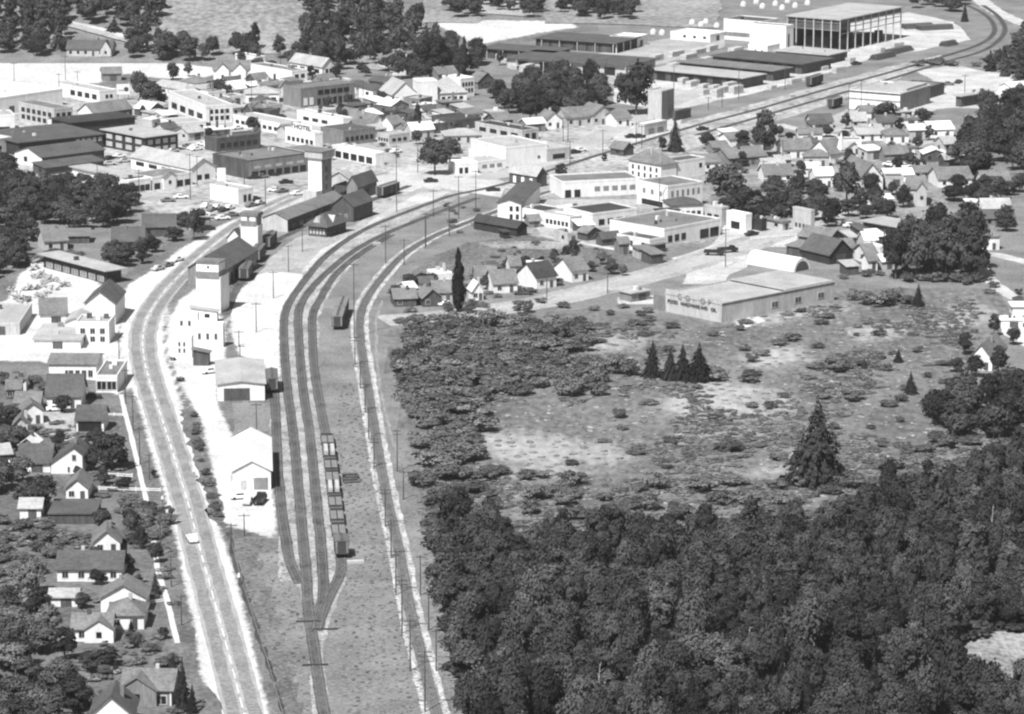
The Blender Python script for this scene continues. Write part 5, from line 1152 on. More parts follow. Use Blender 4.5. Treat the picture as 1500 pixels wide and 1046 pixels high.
shrubs([(210, 945), (240, 950), (262, 985), (250, 1000), (180, 1000), (190, 960)], 5, (2.5, 4.5), (1.2, 2.6), 'bush in the lowest garden beside the sidewalk', 'bushes of the lowest garden', 61, kinds=('garden_bush',))
shrubs([(275, 600), (285, 605), (305, 690), (326, 760), (316, 760), (296, 690)], 2.6, (1.2, 3.8), (.5, 2.1), 'bush in the narrow hedge strip right of the highway', 'hedge strip right of the highway', 62, kinds=('garden_bush',))
shrubs([(244, 518), (270, 540), (275, 560), (256, 560)], 4, (1.8, 3.2), (.8, 1.6), 'bush on the gravel island right of the road bend', 'bushes on the gravel island', 63, kinds=('garden_bush',))
# --- hill and upper left
HILLG = 'trees along the foot of the hill pasture'
mass('far_wood', 'dark wood covering the hill right of the pasture at the top', 'wood', LOWB, LEAFM, scatter([(432, 80), (452, 98), (482, 92), (500, 106), (545, 100), (560, 112), (590, 108), (610, 120), (650, 108), (664, 84), (640, 66), (606, 50), (580, 20), (548, -30), (440, -30), (446, 20), (470, 46)], 10.5, 72, None, .5), (5, 10.5), (5, 14), 72)
mass('far_wood', 'dark wood in the top left corner above the white ground', 'wood', LOWB, LEAFM, scatter([(-60, 80), (20, 72), (60, 78), (98, 68), (96, 36), (120, 22), (100, -20), (-60, -20)], 10, 73) + scatter([(110, 30), (180, 46), (235, 40), (235, -20), (110, -20)], 9.5, 74) + scatter([(120, 36), (180, 50), (220, 64), (225, 50), (180, 42), (130, 30)], 8.5, 75), (6, 11), (6, 13), 73)
for x, y, w_, h_, lb in [(215, 72, 26, 46, 'tall dark tree at the end of the hill road'), (232, 74, 24, 34, 'dark tree right of the hill road end'), (250, 84, 40, 34, 'broad tree at the left foot of the hill pasture'), (278, 90, 34, 36, 'grey tree left of the twin gabled house hill foot'), (205, 148, 32, 50, 'tall round dark tree behind the white store with wide windows'), (222, 158, 44, 42, 'broad dark tree right of the tall round dark tree'), (236, 156, 24, 22, 'small dark tree at the right of the broad dark pair'), (276, 112, 18, 22, 'small round tree on the edge of the bare ground'), (254, 116, 16, 16, 'smaller round tree on the edge of the bare ground'),
      (374, 72, 24, 40, 'dark pointed looking tree in front of the hill pasture'), (452, 70, 32, 62, 'tall dark tree at the right edge of the hill pasture'), (612, 44, 26, 46, 'tall tree at the right shoulder of the hill wood'), (325, 142, 40, 26, 'round tree above the white stucco block'), (473, 110, 14, 18, 'small dark tree in front of the large white gabled house'), (602, 194, 30, 34, 'dark tree by the small white house, mid town'), (612, 192, 16, 42, 'narrow dark tree beside the dark tree in mid town'),
      (636, 108, 62, 60, 'broad dark tree clump behind the white church'), (660, 78, 32, 36, 'dark tree left of the bare ground strip'), (700, 96, 26, 36, 'dark tree left of the front lumber shed'), (732, 96, 16, 24, 'small dark tree before the front lumber shed'), (712, 128, 26, 24, 'round tree right of the grey dark gabled house'),
      (932, 168, 62, 76, 'large spreading maple left of the concrete tower'), (912, 140, 30, 34, 'pale grey tree at the left of the large maple'), (637, 256, 56, 54, 'street tree with a visible trunk beside the crossing'), (660, 236, 44, 40, 'second street tree right behind the one with the trunk'), (1119, 230, 54, 72, 'big dark maple on the right side of the rails'), (1088, 214, 34, 26, 'smaller dark tree at the left of the big maple'), (1172, 264, 24, 32, 'small round dark tree in the east gardens'), (1240, 300, 58, 64, 'big round black looking tree in the east town'), (970, 222, 18, 24, 'small dark tree left of the pointed conifer'), (822, 262, 26, 24, 'dark tree beside the railway house'), (885, 236, 12, 12, 'small dark bush tree between the rail lines'), (1295, 175, 40, 26, 'dark tree right below the banded warehouse'), (1352, 178, 42, 20, 'low wide dark tree right of the banded warehouse'), (1307, 160, 20, 26, 'dark tree against the banded warehouse wall')]:
    tr(bt, x, y, w_, h_, lb)
tr('poplar_tree', 680, 110, 18, 58, 'narrow dark poplar left of the lumber sheds')
tr(ct, 989, 222, 28, 52, 'pointed dark conifer between the rails and the hipped roof house')
tr(ct, 1293, 278, 12, 26, 'thin dark conifer beside the tall bright gabled house')
tr(ct, 1413, 32, 12, 30, 'dark conifer inside the rail loop at top right')
grove(bt, [(724, 168), (800, 182), (860, 172), (905, 150), (880, 130), (830, 118), (770, 130), (720, 140)], 9, (8, 12), (7.5, 11.5), 'broadleaf tree in the clump between the church and the lumber sheds', 'trees between the church and the lumber sheds', 76, 46)
FARG = [([(-20, 82), (60, 84), (96, 78), (170, 84), (215, 88), (300, 96), (300, 84), (230, 72), (170, 70), (60, 70), (-20, 68)], 10.5), ([(570, 122), (700, 118), (720, 92), (690, 76), (650, 84), (600, 100)], 10.0), ([(300, 82), (360, 88), (430, 98), (480, 104), (505, 96), (470, 84), (420, 84), (370, 78), (310, 74)], 10.0), ([(640, 28), (700, 26), (705, 10), (650, 0)], 11.0), ([(700, 16), (780, 28), (800, 22), (770, -4), (710, -8)], 11.0), ([(820, 22), (870, 30), (930, 34), (925, 8), (830, 2)], 11.0), ([(1330, 12), (1400, 18), (1420, 0), (1340, -8)], 11.0)]
mass('far_trees', 'small far trees along the foot of the hills and the top edge', 'trees', BROAD, LEAFM, [p for i_, (pl, sp_) in enumerate(FARG) for p in scatter(pl, sp_, 300 + i_) if free(p, 2.5)], (6.5, 11), (6.5, 11.5), 300)
# --- east side
grove(bt, [(1392, 222), (1396, 250), (1430, 268), (1500, 272), (1560, 266), (1560, 160), (1490, 164), (1440, 176)], 8.6, (9, 14), (8.5, 12.5), 'broadleaf tree in the dark wood at the upper right edge', 'trees of the upper right edge wood', 85, 56)
shrubs([(1304, 414), (1434, 418), (1436, 408), (1306, 404)], 4, (3.5, 5), (2.5, 4.5), 'dark bush at the foot of the big dark clump', 'bushes at the foot of the dark clump', 147, 30, kinds=('garden_bush',))
grove(bt, [(1306, 410), (1350, 416), (1432, 414), (1440, 388), (1420, 372), (1390, 370), (1330, 380)], 6.2, (11, 18.5), (8, 11.5), 'tall broadleaf tree in the dark clump right of the low pale roofed motel', 'dark clump right of the motel', 86, 30)
grove(bt, [(1352, 628), (1420, 650), (1500, 645), (1560, 610), (1560, 545), (1480, 575), (1400, 590), (1360, 605)], 6.6, (6.5, 9.5), (7, 10), 'broadleaf tree in the grove below the right edge house', 'grove below the right edge house', 87, 30)
grove('garden_tree', [(1420, 330), (1440, 345), (1560, 340), (1560, 260), (1420, 275), (1380, 280)], 9, (4.5, 7.5), (6, 9), 'round garden tree among the houses at the right edge', 'garden trees at the right edge', 88, 22)
grove(bt, [(1120, 330), (1160, 340), (1260, 330), (1340, 310), (1340, 290), (1240, 305), (1190, 280), (1100, 290), (1050, 300), (1060, 320)], 8.5, (5, 8), (6.5, 10), 'round dark tree in the belt between the east houses and the gravel yard', 'tree belt north of the gravel yard', 89, 34)
for x, y, w_, h_, lb in [(1062, 302, 62, 62, 'biggest dark tree behind the white corner building'), (1085, 312, 44, 44, 'second dark tree behind the white corner building'), (1140, 318, 50, 44, 'dark tree in the middle of the belt above the gravel yard'), (1300, 320, 40, 28, 'dark bushy tree left of the motel roof'), (1415, 500, 0, 0, ''), (1456, 492, 26, 34, 'dark tree left of the concrete drive at the right edge'), (1412, 520, 24, 36, 'dark tree left of the right edge white gabled house'), (1400, 545, 30, 22, 'low tree below left of the right edge white gabled house')]:
    if w_: tr(bt, x, y, w_, h_, lb)
shrubs([(1000, 250), (1100, 270), (1230, 285), (1330, 270), (1320, 235), (1200, 225), (1040, 235)], 13, (3, 6), (1.6, 3.2), 'garden bush between the houses of the east town', 'garden bushes of the east town', 90, 36, kinds=('garden_bush',))
shrubs([(1430, 395), (1510, 440), (1500, 455), (1440, 430)], 8, (3, 5), (1.4, 2.4), 'bush beside the footpath at the right edge', 'bushes beside the right edge footpath', 91, 5, kinds=('garden_bush',))
shrubs([(430, 220), (730, 180), (700, 230), (480, 235)], 16, (2, 4), (1.2, 2.2), 'small street bush among the mid town stores', 'street bushes among the mid town stores', 92, 14, kinds=('garden_bush',))
shrubs([(620, 300), (700, 300), (730, 320), (700, 340), (660, 345)], 8, (2, 4.5), (.8, 1.6), 'low bush in the grass wedge between the two railways', 'bushes of the grass wedge between the railways', 93, 12)
shrubs([(1290, 90), (1420, 92), (1500, 110), (1500, 130), (1440, 100), (1330, 100)], 10, (4, 7), (2, 3.4), 'bush in the dark belt below the rail loop', 'dark belt below the rail loop', 94, 24)
mass('brush', 'dark brush covering the ground inside and right of the rail loop', 'brush', LOWB, LEAFM, scatter([(1470, 120), (1560, 130), (1560, 40), (1500, 50), (1480, 80), (1440, 100)], 8, 95), (6, 10), (4, 8), 95)
mass('far_wood', 'distant woods beyond the valley along the hills', 'wood', LOWB[:2], LEAFM, [Vector((x, y, hz(x, y))) for x, y in [(random.Random(i).uniform(-420, 420), random.Random(i+999).uniform(1800, 2500)) for i in range(420)] if not (-110 < x < 140 and y < 2000)], (11, 16), (10, 16), 96)
grove('garden_tree', [(200, 150), (330, 128), (560, 128), (640, 170), (720, 190), (640, 215), (560, 225), (480, 195), (380, 212), (220, 205)], 19, (3.5, 6.5), (3.5, 6), 'small tree among the back lots of the upper town', 'small trees of the upper town', 141, 34)
grove('garden_tree', [(1000, 215), (1200, 190), (1390, 185), (1390, 265), (1340, 300), (1180, 270), (1060, 250)], 15, (4, 7), (4.5, 7), 'small garden tree between the houses of the east town', 'small garden trees of the east town', 142, 34)
grove('garden_tree', [(210, 125), (300, 108), (480, 118), (560, 118), (560, 104), (480, 106), (330, 96)], 13, (4, 7), (4.5, 7), 'small tree along the upper edge of the town under the hill', 'small trees along the upper edge of town', 143, 18)
grove('garden_tree', [(60, 580), (130, 600), (170, 650), (215, 760), (250, 900), (120, 880), (60, 760)], 11, (3, 5.5), (3, 5.5), 'small tree in the gardens between the left houses', 'small trees between the left houses', 144, 26)
shrubs([(1225, 350), (1300, 365), (1300, 410), (1225, 408)], 6, (2, 4.5), (1, 2.4), 'bush on the rough ground right of the black barn', 'bushes right of the black barn', 145, 22, kinds=('garden_bush',))
shrubs([(780, 352), (1000, 378), (990, 392), (800, 396), (690, 380)], 7.5, (1.6, 3.6), (.6, 1.6), 'low bush in the field behind the white stores', 'bushes behind the white stores', 146, 26, kinds=('garden_bush',))
LIGHTB = [lobes_crown(12, 34, .33, .36, .54, (.13, .24), .11) for _ in range(4)]
mass('far_wood', 'continuation of the woods outside the frame', 'wood', LIGHTB, LEAFM, [p for p in scatter([(1500, 560), (1500, 1120), (640, 1120), (560, 1400), (2300, 1400), (2300, 560)], 8.5, 401) if pix(p)[0] > 1550 or pix(p)[1] > 1130] + [p for p in scatter([(1510, 60), (1510, 420), (1900, 420), (1900, 60)], 11, 402) if pix(p)[0] > 1560] + [p for p in scatter([(-20, 560), (-20, 1250), (-700, 1250), (-700, 560)], 10, 403) if pix(p)[0] < -45] + [p for p in scatter([(-60, 200), (-60, 540), (-500, 540), (-500, 200)], 11, 404) if pix(p)[0] < -45], (6, 10.5), (6, 11), 405)
# --- weeds and tufts that roughen the grass
def tufts(name, label, polys, m, n, wr, hr, seed):
    pts = []
    for poly, sp in polys: pts += [p for p in scatter(poly, sp, seed + len(pts), None, .5) if free(p, .5)]
    proto = [lobes_crown(3, 9, .3, .2, .3, (.2, .35), .35) for _ in range(5)]
    mass(name, label, 'weeds', proto, m, pts, wr, hr, seed)
tufts('weeds', 'rough weeds growing between the yard tracks and the dark wood', [([(490, 560), (520, 560), (560, 700), (610, 900), (650, 1060), (500, 1060), (500, 860), (500, 800)], 2.3), ([(340, 790), (400, 790), (440, 900), (460, 1060), (420, 1060), (370, 900)], 2.3), ([(600, 620), (620, 700), (640, 900), (690, 1060), (660, 1060), (620, 850)], 2.1)], WEED, 0, (.4, 1.2), (.1, .35), 101)
tufts('weeds', 'tussocks of dry and green grass over the open field', [([(700, 480), (1000, 480), (1240, 440), (1440, 425), (1420, 600), (1500, 620), (1480, 680), (1300, 750), (1160, 780), (800, 800), (640, 780), (640, 730), (700, 600)], 4.2)], leafmat('tussock_foliage', .32, 1, 1), 0, (.8, 2.4), (.1, .35), 102)
BRUSHM = leafmat('brush_mat_foliage', .2, 1, 1); MATP = [lobes_crown(9, 26, .42, .14, .3, (.06, .2), .1) for _ in range(5)]
mass('brush', 'low mats of brush covering the open field in patches', 'brush', MATP, BRUSHM, [p for p in scatter([(640, 480), (1000, 470), (1240, 436), (1440, 425), (1420, 600), (1500, 620), (1480, 680), (1300, 750), (1160, 780), (800, 800), (640, 780), (600, 600)], 3.4, 201, None, .5) if pix(p)[1] > 700 + .06*abs(pix(p)[0]-1000) - (70 if pix(p)[0] > 1230 else 0) and trnd.random() < .75 or mnoise.noise(Vector((p.x*.035, p.y*.016, 3))) + .35*mnoise.noise(Vector((p.x*.1, p.y*.05, 7))) > .14 and free(p, 2)], (2, 5.5), (.35, 1.0), 201)
mass('brush', 'weedy brush filling the gardens left of the highway', 'brush', MATP, BRUSHM, [p for p in scatter([(-40, 590), (60, 610), (150, 640), (200, 720), (240, 800), (255, 880), (270, 960), (300, 1060), (-40, 1100)], 5, 202, None, .5) if mnoise.noise(Vector((p.x*.06, p.y*.03, 5))) > -.02 and free(p, 1.5)], (2.5, 5.5), (.6, 1.8), 202)
# ================================================================= POLES, VEHICLES, SMALL THINGS
def pole_mesh(h):
    return MB().tube((0, 0, -.2), (0, 0, h), .16, .10, 6).mesh('post', WOODPOLE)
UP = pole_mesh(1.0)
def pole(x, yb, yt, label, group=None, arm=1, lean=0, armw=1.3, aang=0):
    p = G(x, yb); s = S(x, yb); h = (yb - yt) / s / .975
    t = empty('utility_pole', p, aang); tag(t, label, 'utility pole', group)
    obj('post', UP, t, None, None, (1, 1, h))
    for k in range(arm):
        block('crossarm', WOODPOLE, t, -armw, -.08, h-.55-.8*k, armw, .08, h-.4-.8*k)
    return t
PG = 'pole line beside the pale railway'
for x, y, yt in [(622.6, 1043, 950), (601, 983, 905), (589, 928, 846), (580, 872, 804), (573, 817, 760), (564.5, 772, 714), (548, 685, 640), (540, 642, 596), (535, 603, 560), (528, 570, 530), (520, 535, 492)]:
    pole(x, y, yt, 'dark pole in the row on the left side of the pale railway', PG, 2)
for x, y, yt in [(639, 983, 920), (628, 923, 866), (616, 872, 812), (591, 732, 688)]:
    pole(x, y, yt, 'thin pole in the row on the right side of the pale railway', 'thin poles right of the pale railway', 1, armw=.8)
pole(582, 691, 628, 'tall pole with a dark box top right of the pale railway', None, 2, armw=.9)
for x, y, yt in [(565, 386, 330), (592, 388, 350), (623, 364, 318), (658, 346, 296), (635, 318, 278), (672, 320, 258), (624, 361, 312), (697, 306, 250)]:
    pole(x, y, yt, 'pole in the row following the railway curve toward the crossing', 'poles along the railway curve', 1)
for x, y, yt, lb in [(375.5, 487, 443, 'T shaped lamp pole in the middle of the bright yard'), (400.6, 437, 397, 'pole at the upper edge of the bright yard'), (422.7, 398, 359, 'pole standing on the grey platform ground'), (443, 369, 336, 'pole just below the depot'), (350, 507, 484, 'short T shaped pole at the lower left of the bright yard'), (519, 496, 386, 'tall pole right of the lone boxcar')]:
    pole(x, y, yt, lb, None, 1)
for x, y, yt in [(195, 631, 578), (205, 681, 626), (219, 703, 664), (175, 548, 486), (266, 916, 870), (184, 592, 540), (235, 800, 748), (251, 860, 812)]:
    pole(x, y, yt, 'pole in the row along the left shoulder of the highway', 'poles along the left shoulder of the highway', 1, armw=.9)
for x, y, yt, lb in [(339, 810, 766, 'left pole of the pair at the lower end of the gravel yard'), (358, 786, 752, 'right pole of the pair at the lower end of the gravel yard'), (376, 640, 590, 'pole behind the white gabled warehouse'), (352, 545, 505, 'pole at the corner of the pale roofed warehouse with the loading door')]:
    pole(x, y, yt, lb)
for x, y, yt, lb in [(21, 122, 92, 'pole on the white ground nearest the left edge'), (87, 147, 108, 'pole behind the grey two storey block'), (96, 117, 82, 'tall pole on the bare white ground'), (114, 132, 104, 'pole beside the white store with wide windows'), (411, 98, 54, 'tall thin pole before the hill trees'), (308, 192, 158, 'pole at the corner of the white stucco block'), (330, 197, 160, 'pole right of the white stucco block'), (369, 172, 120, 'pole beside the hipped bungalow with the dark porch'), (532, 152, 118, 'pole right of the columned brick block'),
      (358, 274, 234, 'pole at the corner of the large dark brick store'), (389, 302, 258, 'pole in the street left of the grain elevator'), (581, 310, 214, 'tallest pole at the end of the platform ground'), (542, 258, 244, 'short pole in the wide street'), (143, 274, 236, 'pole above the wide white store'), (204, 294, 248, 'pole in front of the small filling station'), (279, 293, 226, 'tall pole before the white ribbed warehouse'), (289, 272, 228, 'pole at the right of the white gable front'), (825, 207, 172, 'left pole of the pair before the pale gabled houses'), (832, 207, 170, 'right pole of the pair before the pale gabled houses'), (888, 122, 86, 'pole in front of the widest lumber shed'), (612, 253, 212, 'pole left of the street tree with the trunk'), (883, 222, 190, 'pole beside the street along the rails'), (835, 243, 206, 'pole right of the blank white building'), (987, 132, 96, 'pole left of the nearest drying shed'),
      (1037.5, 161, 142, 'short pole right of the concrete tower yard'), (1057.6, 156, 128, 'pole in front of the nearest drying shed'), (1082, 146, 100, 'pole at the right end of the nearest drying shed'), (1150, 131, 98, 'pole right of the middle drying shed'), (1243, 169, 122, 'left pole before the banded warehouse'), (1261, 169, 118, 'right pole before the banded warehouse'), (1413, 139, 110, 'pole by the dark open garage'), (1062.6, 391, 335, 'tall pole on the planted island of the gravel yard'), (1085, 294, 238, 'pole between the dark round trees'), (1118, 260, 235, 'pole beside the street in the east gardens'), (1146, 244, 205, 'white topped pole left of the wide grey roofed house'), (966, 308, 262, 'pole before the big hipped roof house'), (932, 214, 180, 'left pole below the loading shed of the concrete tower'), (940, 217, 184, 'right pole below the loading shed of the concrete tower'), (890, 430, 400, 'pole at the corner of the back street'), (801, 440, 398, 'pole in front of the white gabled cottage')]:
    pole(x, y, yt, lb)
# wires along the main pole line
def wires(pts, label, off=(-1.1, 1.1), dz=0):
    t = empty('power_line', pts[0][0]); tag(t, label, 'power line'); base = Vector(pts[0][0])
    for o_ in off:
        mb = MB()
        for (a, ha), (b, hb) in zip(pts, pts[1:]):
            P0 = Vector((a.x+o_, a.y, ha)); P1 = Vector((b.x+o_, b.y, hb)); prev = P0
            for k in range(1, 7):
                f = k/6; q = P0.lerp(P1, f) - Vector((0, 0, .6*4*f*(1-f))); mb.tube(prev-base, q-base, .012, .012, 3); prev = q
        mb.build('wire', STEEL, t)
LP = [(622.6, 1043, 950), (601, 983, 905), (589, 928, 846), (580, 872, 804), (573, 817, 760), (564.5, 772, 714), (548, 685, 640), (540, 642, 596), (535, 603, 560), (528, 570, 530), (520, 535, 492)]
wires([(G(x, y), (y-yt)/S(x, y)/.975 - .35) for x, y, yt in LP], 'thin wires strung along the dark poles left of the pale railway')

# ---- cars
CARP = {c: mat('car_paint_'+n, v, .06, 1, rough=.35) for c, n, v in (('w', 'white', .8), ('l', 'pale', .45), ('m', 'grey', .16), ('k', 'black', .03))}
def car_parts(c, truck=False):
    m = CARP[c]; out = []
    if not truck:
        b = MB().poly_prism([(-2.35, .38), (2.35, .38), (2.4, .7), (2.3, .92), (.95, 1.0), (-1.2, 1.0), (-2.3, .9), (-2.4, .65)], 'y', -.88, .88).mesh('body', m)
        cab = MB().poly_prism([(-1.35, 1.0), (.95, 1.0), (.45, 1.5), (-.95, 1.52)], 'y', -.74, .74).mesh('cabin', m)
        gl = MB().poly_prism([(-1.2, 1.06), (.8, 1.06), (.42, 1.42), (-.85, 1.43)], 'y', -.76, .76).mesh('side_windows', GLASS)
        gl2 = MB().poly_prism([(.97, 1.04), (1.0, 1.05), (.53, 1.47), (.50, 1.46)], 'y', -.66, .66).mesh('windscreen', GLASS)
        out = [('body', b), ('cabin', cab), ('side_windows', gl), ('windscreen', gl2)]
    else:
        cab = MB().poly_prism([(.9, .6), (3.0, .6), (3.0, 1.35), (2.1, 1.45), (1.9, 2.1), (.9, 2.1)], 'y', -.95, .95).mesh('cab', m)
        bed = MB().box(-3, -1.05, .8, .8, 1.05, 1.0).box(-3, -1.05, 1.0, .8, -.97, 1.55).box(-3, .97, 1.0, .8, 1.05, 1.55).box(.72, -.97, 1.0, .8, .97, 1.7).mesh('cargo_bed', m)
        gl = MB().poly_prism([(1.0, 1.5), (1.88, 1.5), (1.75, 2.0), (1.0, 2.0)], 'y', -.97, .97).mesh('side_windows', GLASS)
        out = [('cab', cab), ('cargo_bed', bed), ('side_windows', gl)]
    return out
WHEEL = MB().tube((0, -.1, 0), (0, .1, 0), .34, .34, 12).mesh('wheel', RUBBER)
CARS = {c: car_parts(c) for c in 'wlmk'}; TRUCKS = {c: car_parts(c, True) for c in 'lk'}
def car(x, y, a, c, label, group=None, truck=False):
    t = empty('pickup_truck' if truck else 'parked_car', G(x, y), R(a)); tag(t, label, 'truck' if truck else 'car', group)
    t.location.z += .04
    for n, me in (TRUCKS if truck else CARS)[c]: obj(n, me, t)
    for wx in ((-1.9, 2.1) if truck else (-1.45, 1.5)):
        for wy in (-.8, .8): obj('wheel', WHEEL, t, (wx, wy, .34))
    return t
car(281, 793, 105, 'w', 'white car driving up the highway, the only one on it').name = 'car'
for x, y, a, c, lb in [(260, 383, 55, 'w', 'white car parked on the left shoulder at the road bend'), (245, 391, 55, 'm', 'dark car parked behind the white one at the road bend'), (232, 396, 55, 'l', 'pale car parked lowest on the shoulder at the road bend'),
     (419, 269, 20, 'k', 'black car parked in front of the dark corner store'), (403, 281, -20, 'w', 'white car in the street below the dark corner store'), (436, 286, 30, 'w', 'small white car left of the grain elevator top street'), (413, 282, 40, 'm', 'grey car beside the white one below the dark corner store'),
     (722, 280, 5, 'k', 'black car crossing the street near the railway house'), (631, 267, 10, 'k', 'black car waiting left of the crossing'), (1246, 333, 20, 'w', 'white car in the yard behind the black barn'), (1230, 330, 70, 'm', 'dark car left of the white one behind the black barn'), (1288, 347, 15, 'w', 'white car before the motel front'), (1254, 95, 30, 'k', 'dark car on the white mill yard'),
     (1100, 123, 20, 'k', 'dark car parked under the nearest drying shed end'), (1029, 191, 30, 'k', 'dark low car beside the rails right of the concrete tower'), (925, 202, 20, 'k', 'left dark car in front of the white loading shed'), (936, 202, 20, 'k', 'right dark car in front of the white loading shed'), (1389, 125, 10, 'm', 'grey car in the far right yard'), (1404, 122, 60, 'k', 'black car right of the grey one in the far right yard'), (1372, 132, 10, 'w', 'white car nearest the banded warehouse wing'),
     (308, 547, 30, 'w', 'white car with a dark shadow beside the dark grey shed'), (352, 731, 15, 'w', 'white car before the white gabled warehouse'), (364, 738, 80, 'l', 'pale car between the white car and the truck'), (265, 291, 15, 'w', 'white car in the street before the storefront row'), (246, 296, 10, 'm', 'grey car in the street before the storefront row'), (160, 234, 60, 'k', 'black car in the lot beside the black two storey building'), (175, 231, 30, 'w', 'white car in the lot beside the black two storey building'), (160, 242, 20, 'l', 'pale car lowest in the lot beside the black building'), (182, 238, 30, 'l', 'pale car right in the lot beside the black building'), (1101, 345, 40, 'k', 'black car before the black walled shed'), (1460, 515, 30, 'w', 'white car on the concrete drive at the right edge'), (100, 593, 0, 'w', 'white car by the low house with the first big dark roof'), (82, 602, 10, 'w', 'white van like car left of the one by the first big dark roof'), (135, 584, 5, 'k', 'dark car in front of the flat grey roofed shop'), (650, 447, 60, 'w', 'white car left of the tall poplar')]:
    car(x, y, a, c, lb)
for i, (x, y, a, c) in enumerate([(302, 304, 70, 'w'), (310, 309, 70, 'm'), (318, 306, 65, 'w'), (327, 310, 65, 'k'), (336, 307, 60, 'w'), (296, 316, 20, 'w'), (312, 320, 20, 'l'), (326, 322, 20, 'w'), (340, 317, 25, 'm'), (373, 294, 60, 'k'), (380, 300, 60, 'l'), (304, 337, 15, 'k'), (368, 303, 50, 'm')]):
    car(x, y, a, c, '%s car among those crowded round the boxy filling station' % {'w': 'white', 'm': 'grey', 'k': 'black', 'l': 'pale'}[c], '%s cars round the boxy filling station' % {'w': 'white', 'm': 'grey', 'k': 'black', 'l': 'pale'}[c])
for x, y, a in [(1303, 243, -20), (1314, 245, -15), (1325, 246, -8), (1336, 245, 0), (1348, 244, 8)]:
    car(x, y, a, 'w', 'white car in the curved row of parked cars in the east town', 'curved row of white cars')
for x, y, a, c in [(216, 169, 30, 'w'), (224, 168, 30, 'w'), (231, 173, 30, 'w'), (240, 177, 30, 'm'), (246, 174, 30, 'm')]:
    car(x, y, a, c, '%s car in the lot left of the white stucco block' % {'w': 'white', 'm': 'grey'}[c], '%s cars left of the white stucco block' % {'w': 'white', 'm': 'grey'}[c])
for x, y, a, c in [(372, 257, 20, 'k'), (384, 256, 20, 'm'), (398, 253, 20, 'k'), (425, 247, 20, 'k'), (434, 246, 20, 'k')]:
    car(x, y+5, a, c, '%s car parked at the kerb of the dark corner store' % {'k': 'black', 'm': 'grey'}[c], '%s cars at the kerb of the dark corner store' % {'k': 'black', 'm': 'grey'}[c])
cr_ = random.Random(9)
for x, y, a, c in [(cr_.uniform(235, 600), cr_.uniform(150, 225), cr_.choice((42, 132, 40)), cr_.choice('wwlmk')) for _ in range(70)]:
    if free(G(x, y), 1.5): car(x, y, a, c, '%s car parked among the blocks of the upper town' % {'w': 'white', 'm': 'grey', 'k': 'black', 'l': 'pale'}[c], '%s cars of the upper town' % {'w': 'white', 'm': 'grey', 'k': 'black', 'l': 'pale'}[c])
for x, y, a, c in [(664, 240, 20, 'w'), (676, 243, 20, 'w'), (686, 240, 30, 'l'), (850, 222, 30, 'w'), (842, 225, 30, 'k')]:
    car(x, y, a, c, '%s car beside the low stores near the crossing' % {'w': 'white', 'l': 'pale', 'k': 'black'}[c], '%s cars near the crossing' % {'w': 'white', 'l': 'pale', 'k': 'black'}[c])
car(1046, 374, -10, 'k', 'long black truck parked in the gravel yard', truck=True)
car(1066, 370, 20, 'k', 'black truck right beside the long one in the gravel yard', truck=True)
car(381, 737, 80, 'k', 'black truck backed to the white gabled warehouse', truck=True)
car(1470, 158, 30, 'l', 'pale truck in the far right yard', truck=True)

# ---- railway cars
PAINTD = mat('railcar_dark_paint', .05, .3, .8); RCROOF = mat('railcar_roof', .19, .2, .8); RCROOFD = mat('railcar_dark_roof', .12, .2, .8); RCM = mat('railcar_grey_paint', .09, .3, .8)
def bogie(t, x):
    b = MB()
    for dx in (-.85, .85):
        for sy in (-.72, .72): b.tube((dx, sy-.06, .42), (dx, sy+.06, .42), .42, .42, 12)
    b.box(-1.2, -1.05, .35, 1.2, -.85, .7).box(-1.2, .85, .35, 1.2, 1.05, .7).box(-.3, -.84, .4, .3, .84, .8)
    obj('bogie', b.mesh('bogie', RUBBER), t, (x, 0, .25))
def boxcar(x, y, a, label, L=11.5, roof=RCROOF, kind='boxcar'):
    t = empty('boxcar', G(x, y), R(a)); tag(t, label, 'boxcar')
    MB().box(0, -1.45, 1.0, L, 1.45, 3.75).build('body', PAINTD, t)
    MB().poly_prism([(-1.55, 3.75), (1.55, 3.75), (1.5, 3.9), (0, 4.15), (-1.5, 3.9)], 'x', -.1, L+.1).build('roof', roof, t)
    MB().box(0, -.3, 4.16, L, .3, 4.24).build('running_board', W['d'], t)
    for s in (-1, 1): block('sliding_door', RCM, t, L*.42, s*1.45-.06, 1.1, L*.58, s*1.45+.06, 3.6)
    for k in range(2): block('ladder', STEEL, t, -.09, -1.3+2.2*k, 1.2, -.01, -.9+2.2*k, 3.7)
    bogie(t, 1.8); bogie(t, L-1.8); return t
def ang_on(Cpx, i):  # heading between two pixels
    a, b = G(*Cpx[i]), G(*Cpx[i+1]); return math.degrees(math.atan2(b.y-a.y, b.x-a.x))
def aim(p, q): a, b = G(*p), G(*q); return math.degrees(math.atan2(b.y-a.y, b.x-a.x))
boxcar(494, 484, aim((494, 484), (500, 464)), 'nearest boxcar with a pale roof in the pair between the yard tracks', 12)
boxcar(498.8, 469, aim((498.8, 469), (506, 449)), 'farther boxcar with a pale roof in the pair between the yard tracks', 12)
boxcar(501, 819, aim((501, 819), (496, 790)), 'black boxcar at the near end of the string of flatcars', 5.5, RCROOFD)
boxcar(399, 577, aim((399, 577), (396, 540)), 'dark boxcar beside the warehouse with the wide loading door', 11.5, RCROOFD)
boxcar(357, 413, aim((357, 413), (372, 386)), 'dark boxcar nearest on the spur beside the feed mill', 11.5, RCROOFD)
boxcar(374, 386, aim((374, 386), (388, 368)), 'dark boxcar second on the spur beside the feed mill', 11.5, RCROOFD)
boxcar(389, 367, aim((389, 367), (404, 352)), 'dark boxcar farthest on the spur beside the feed mill', 11.5, RCROOFD)
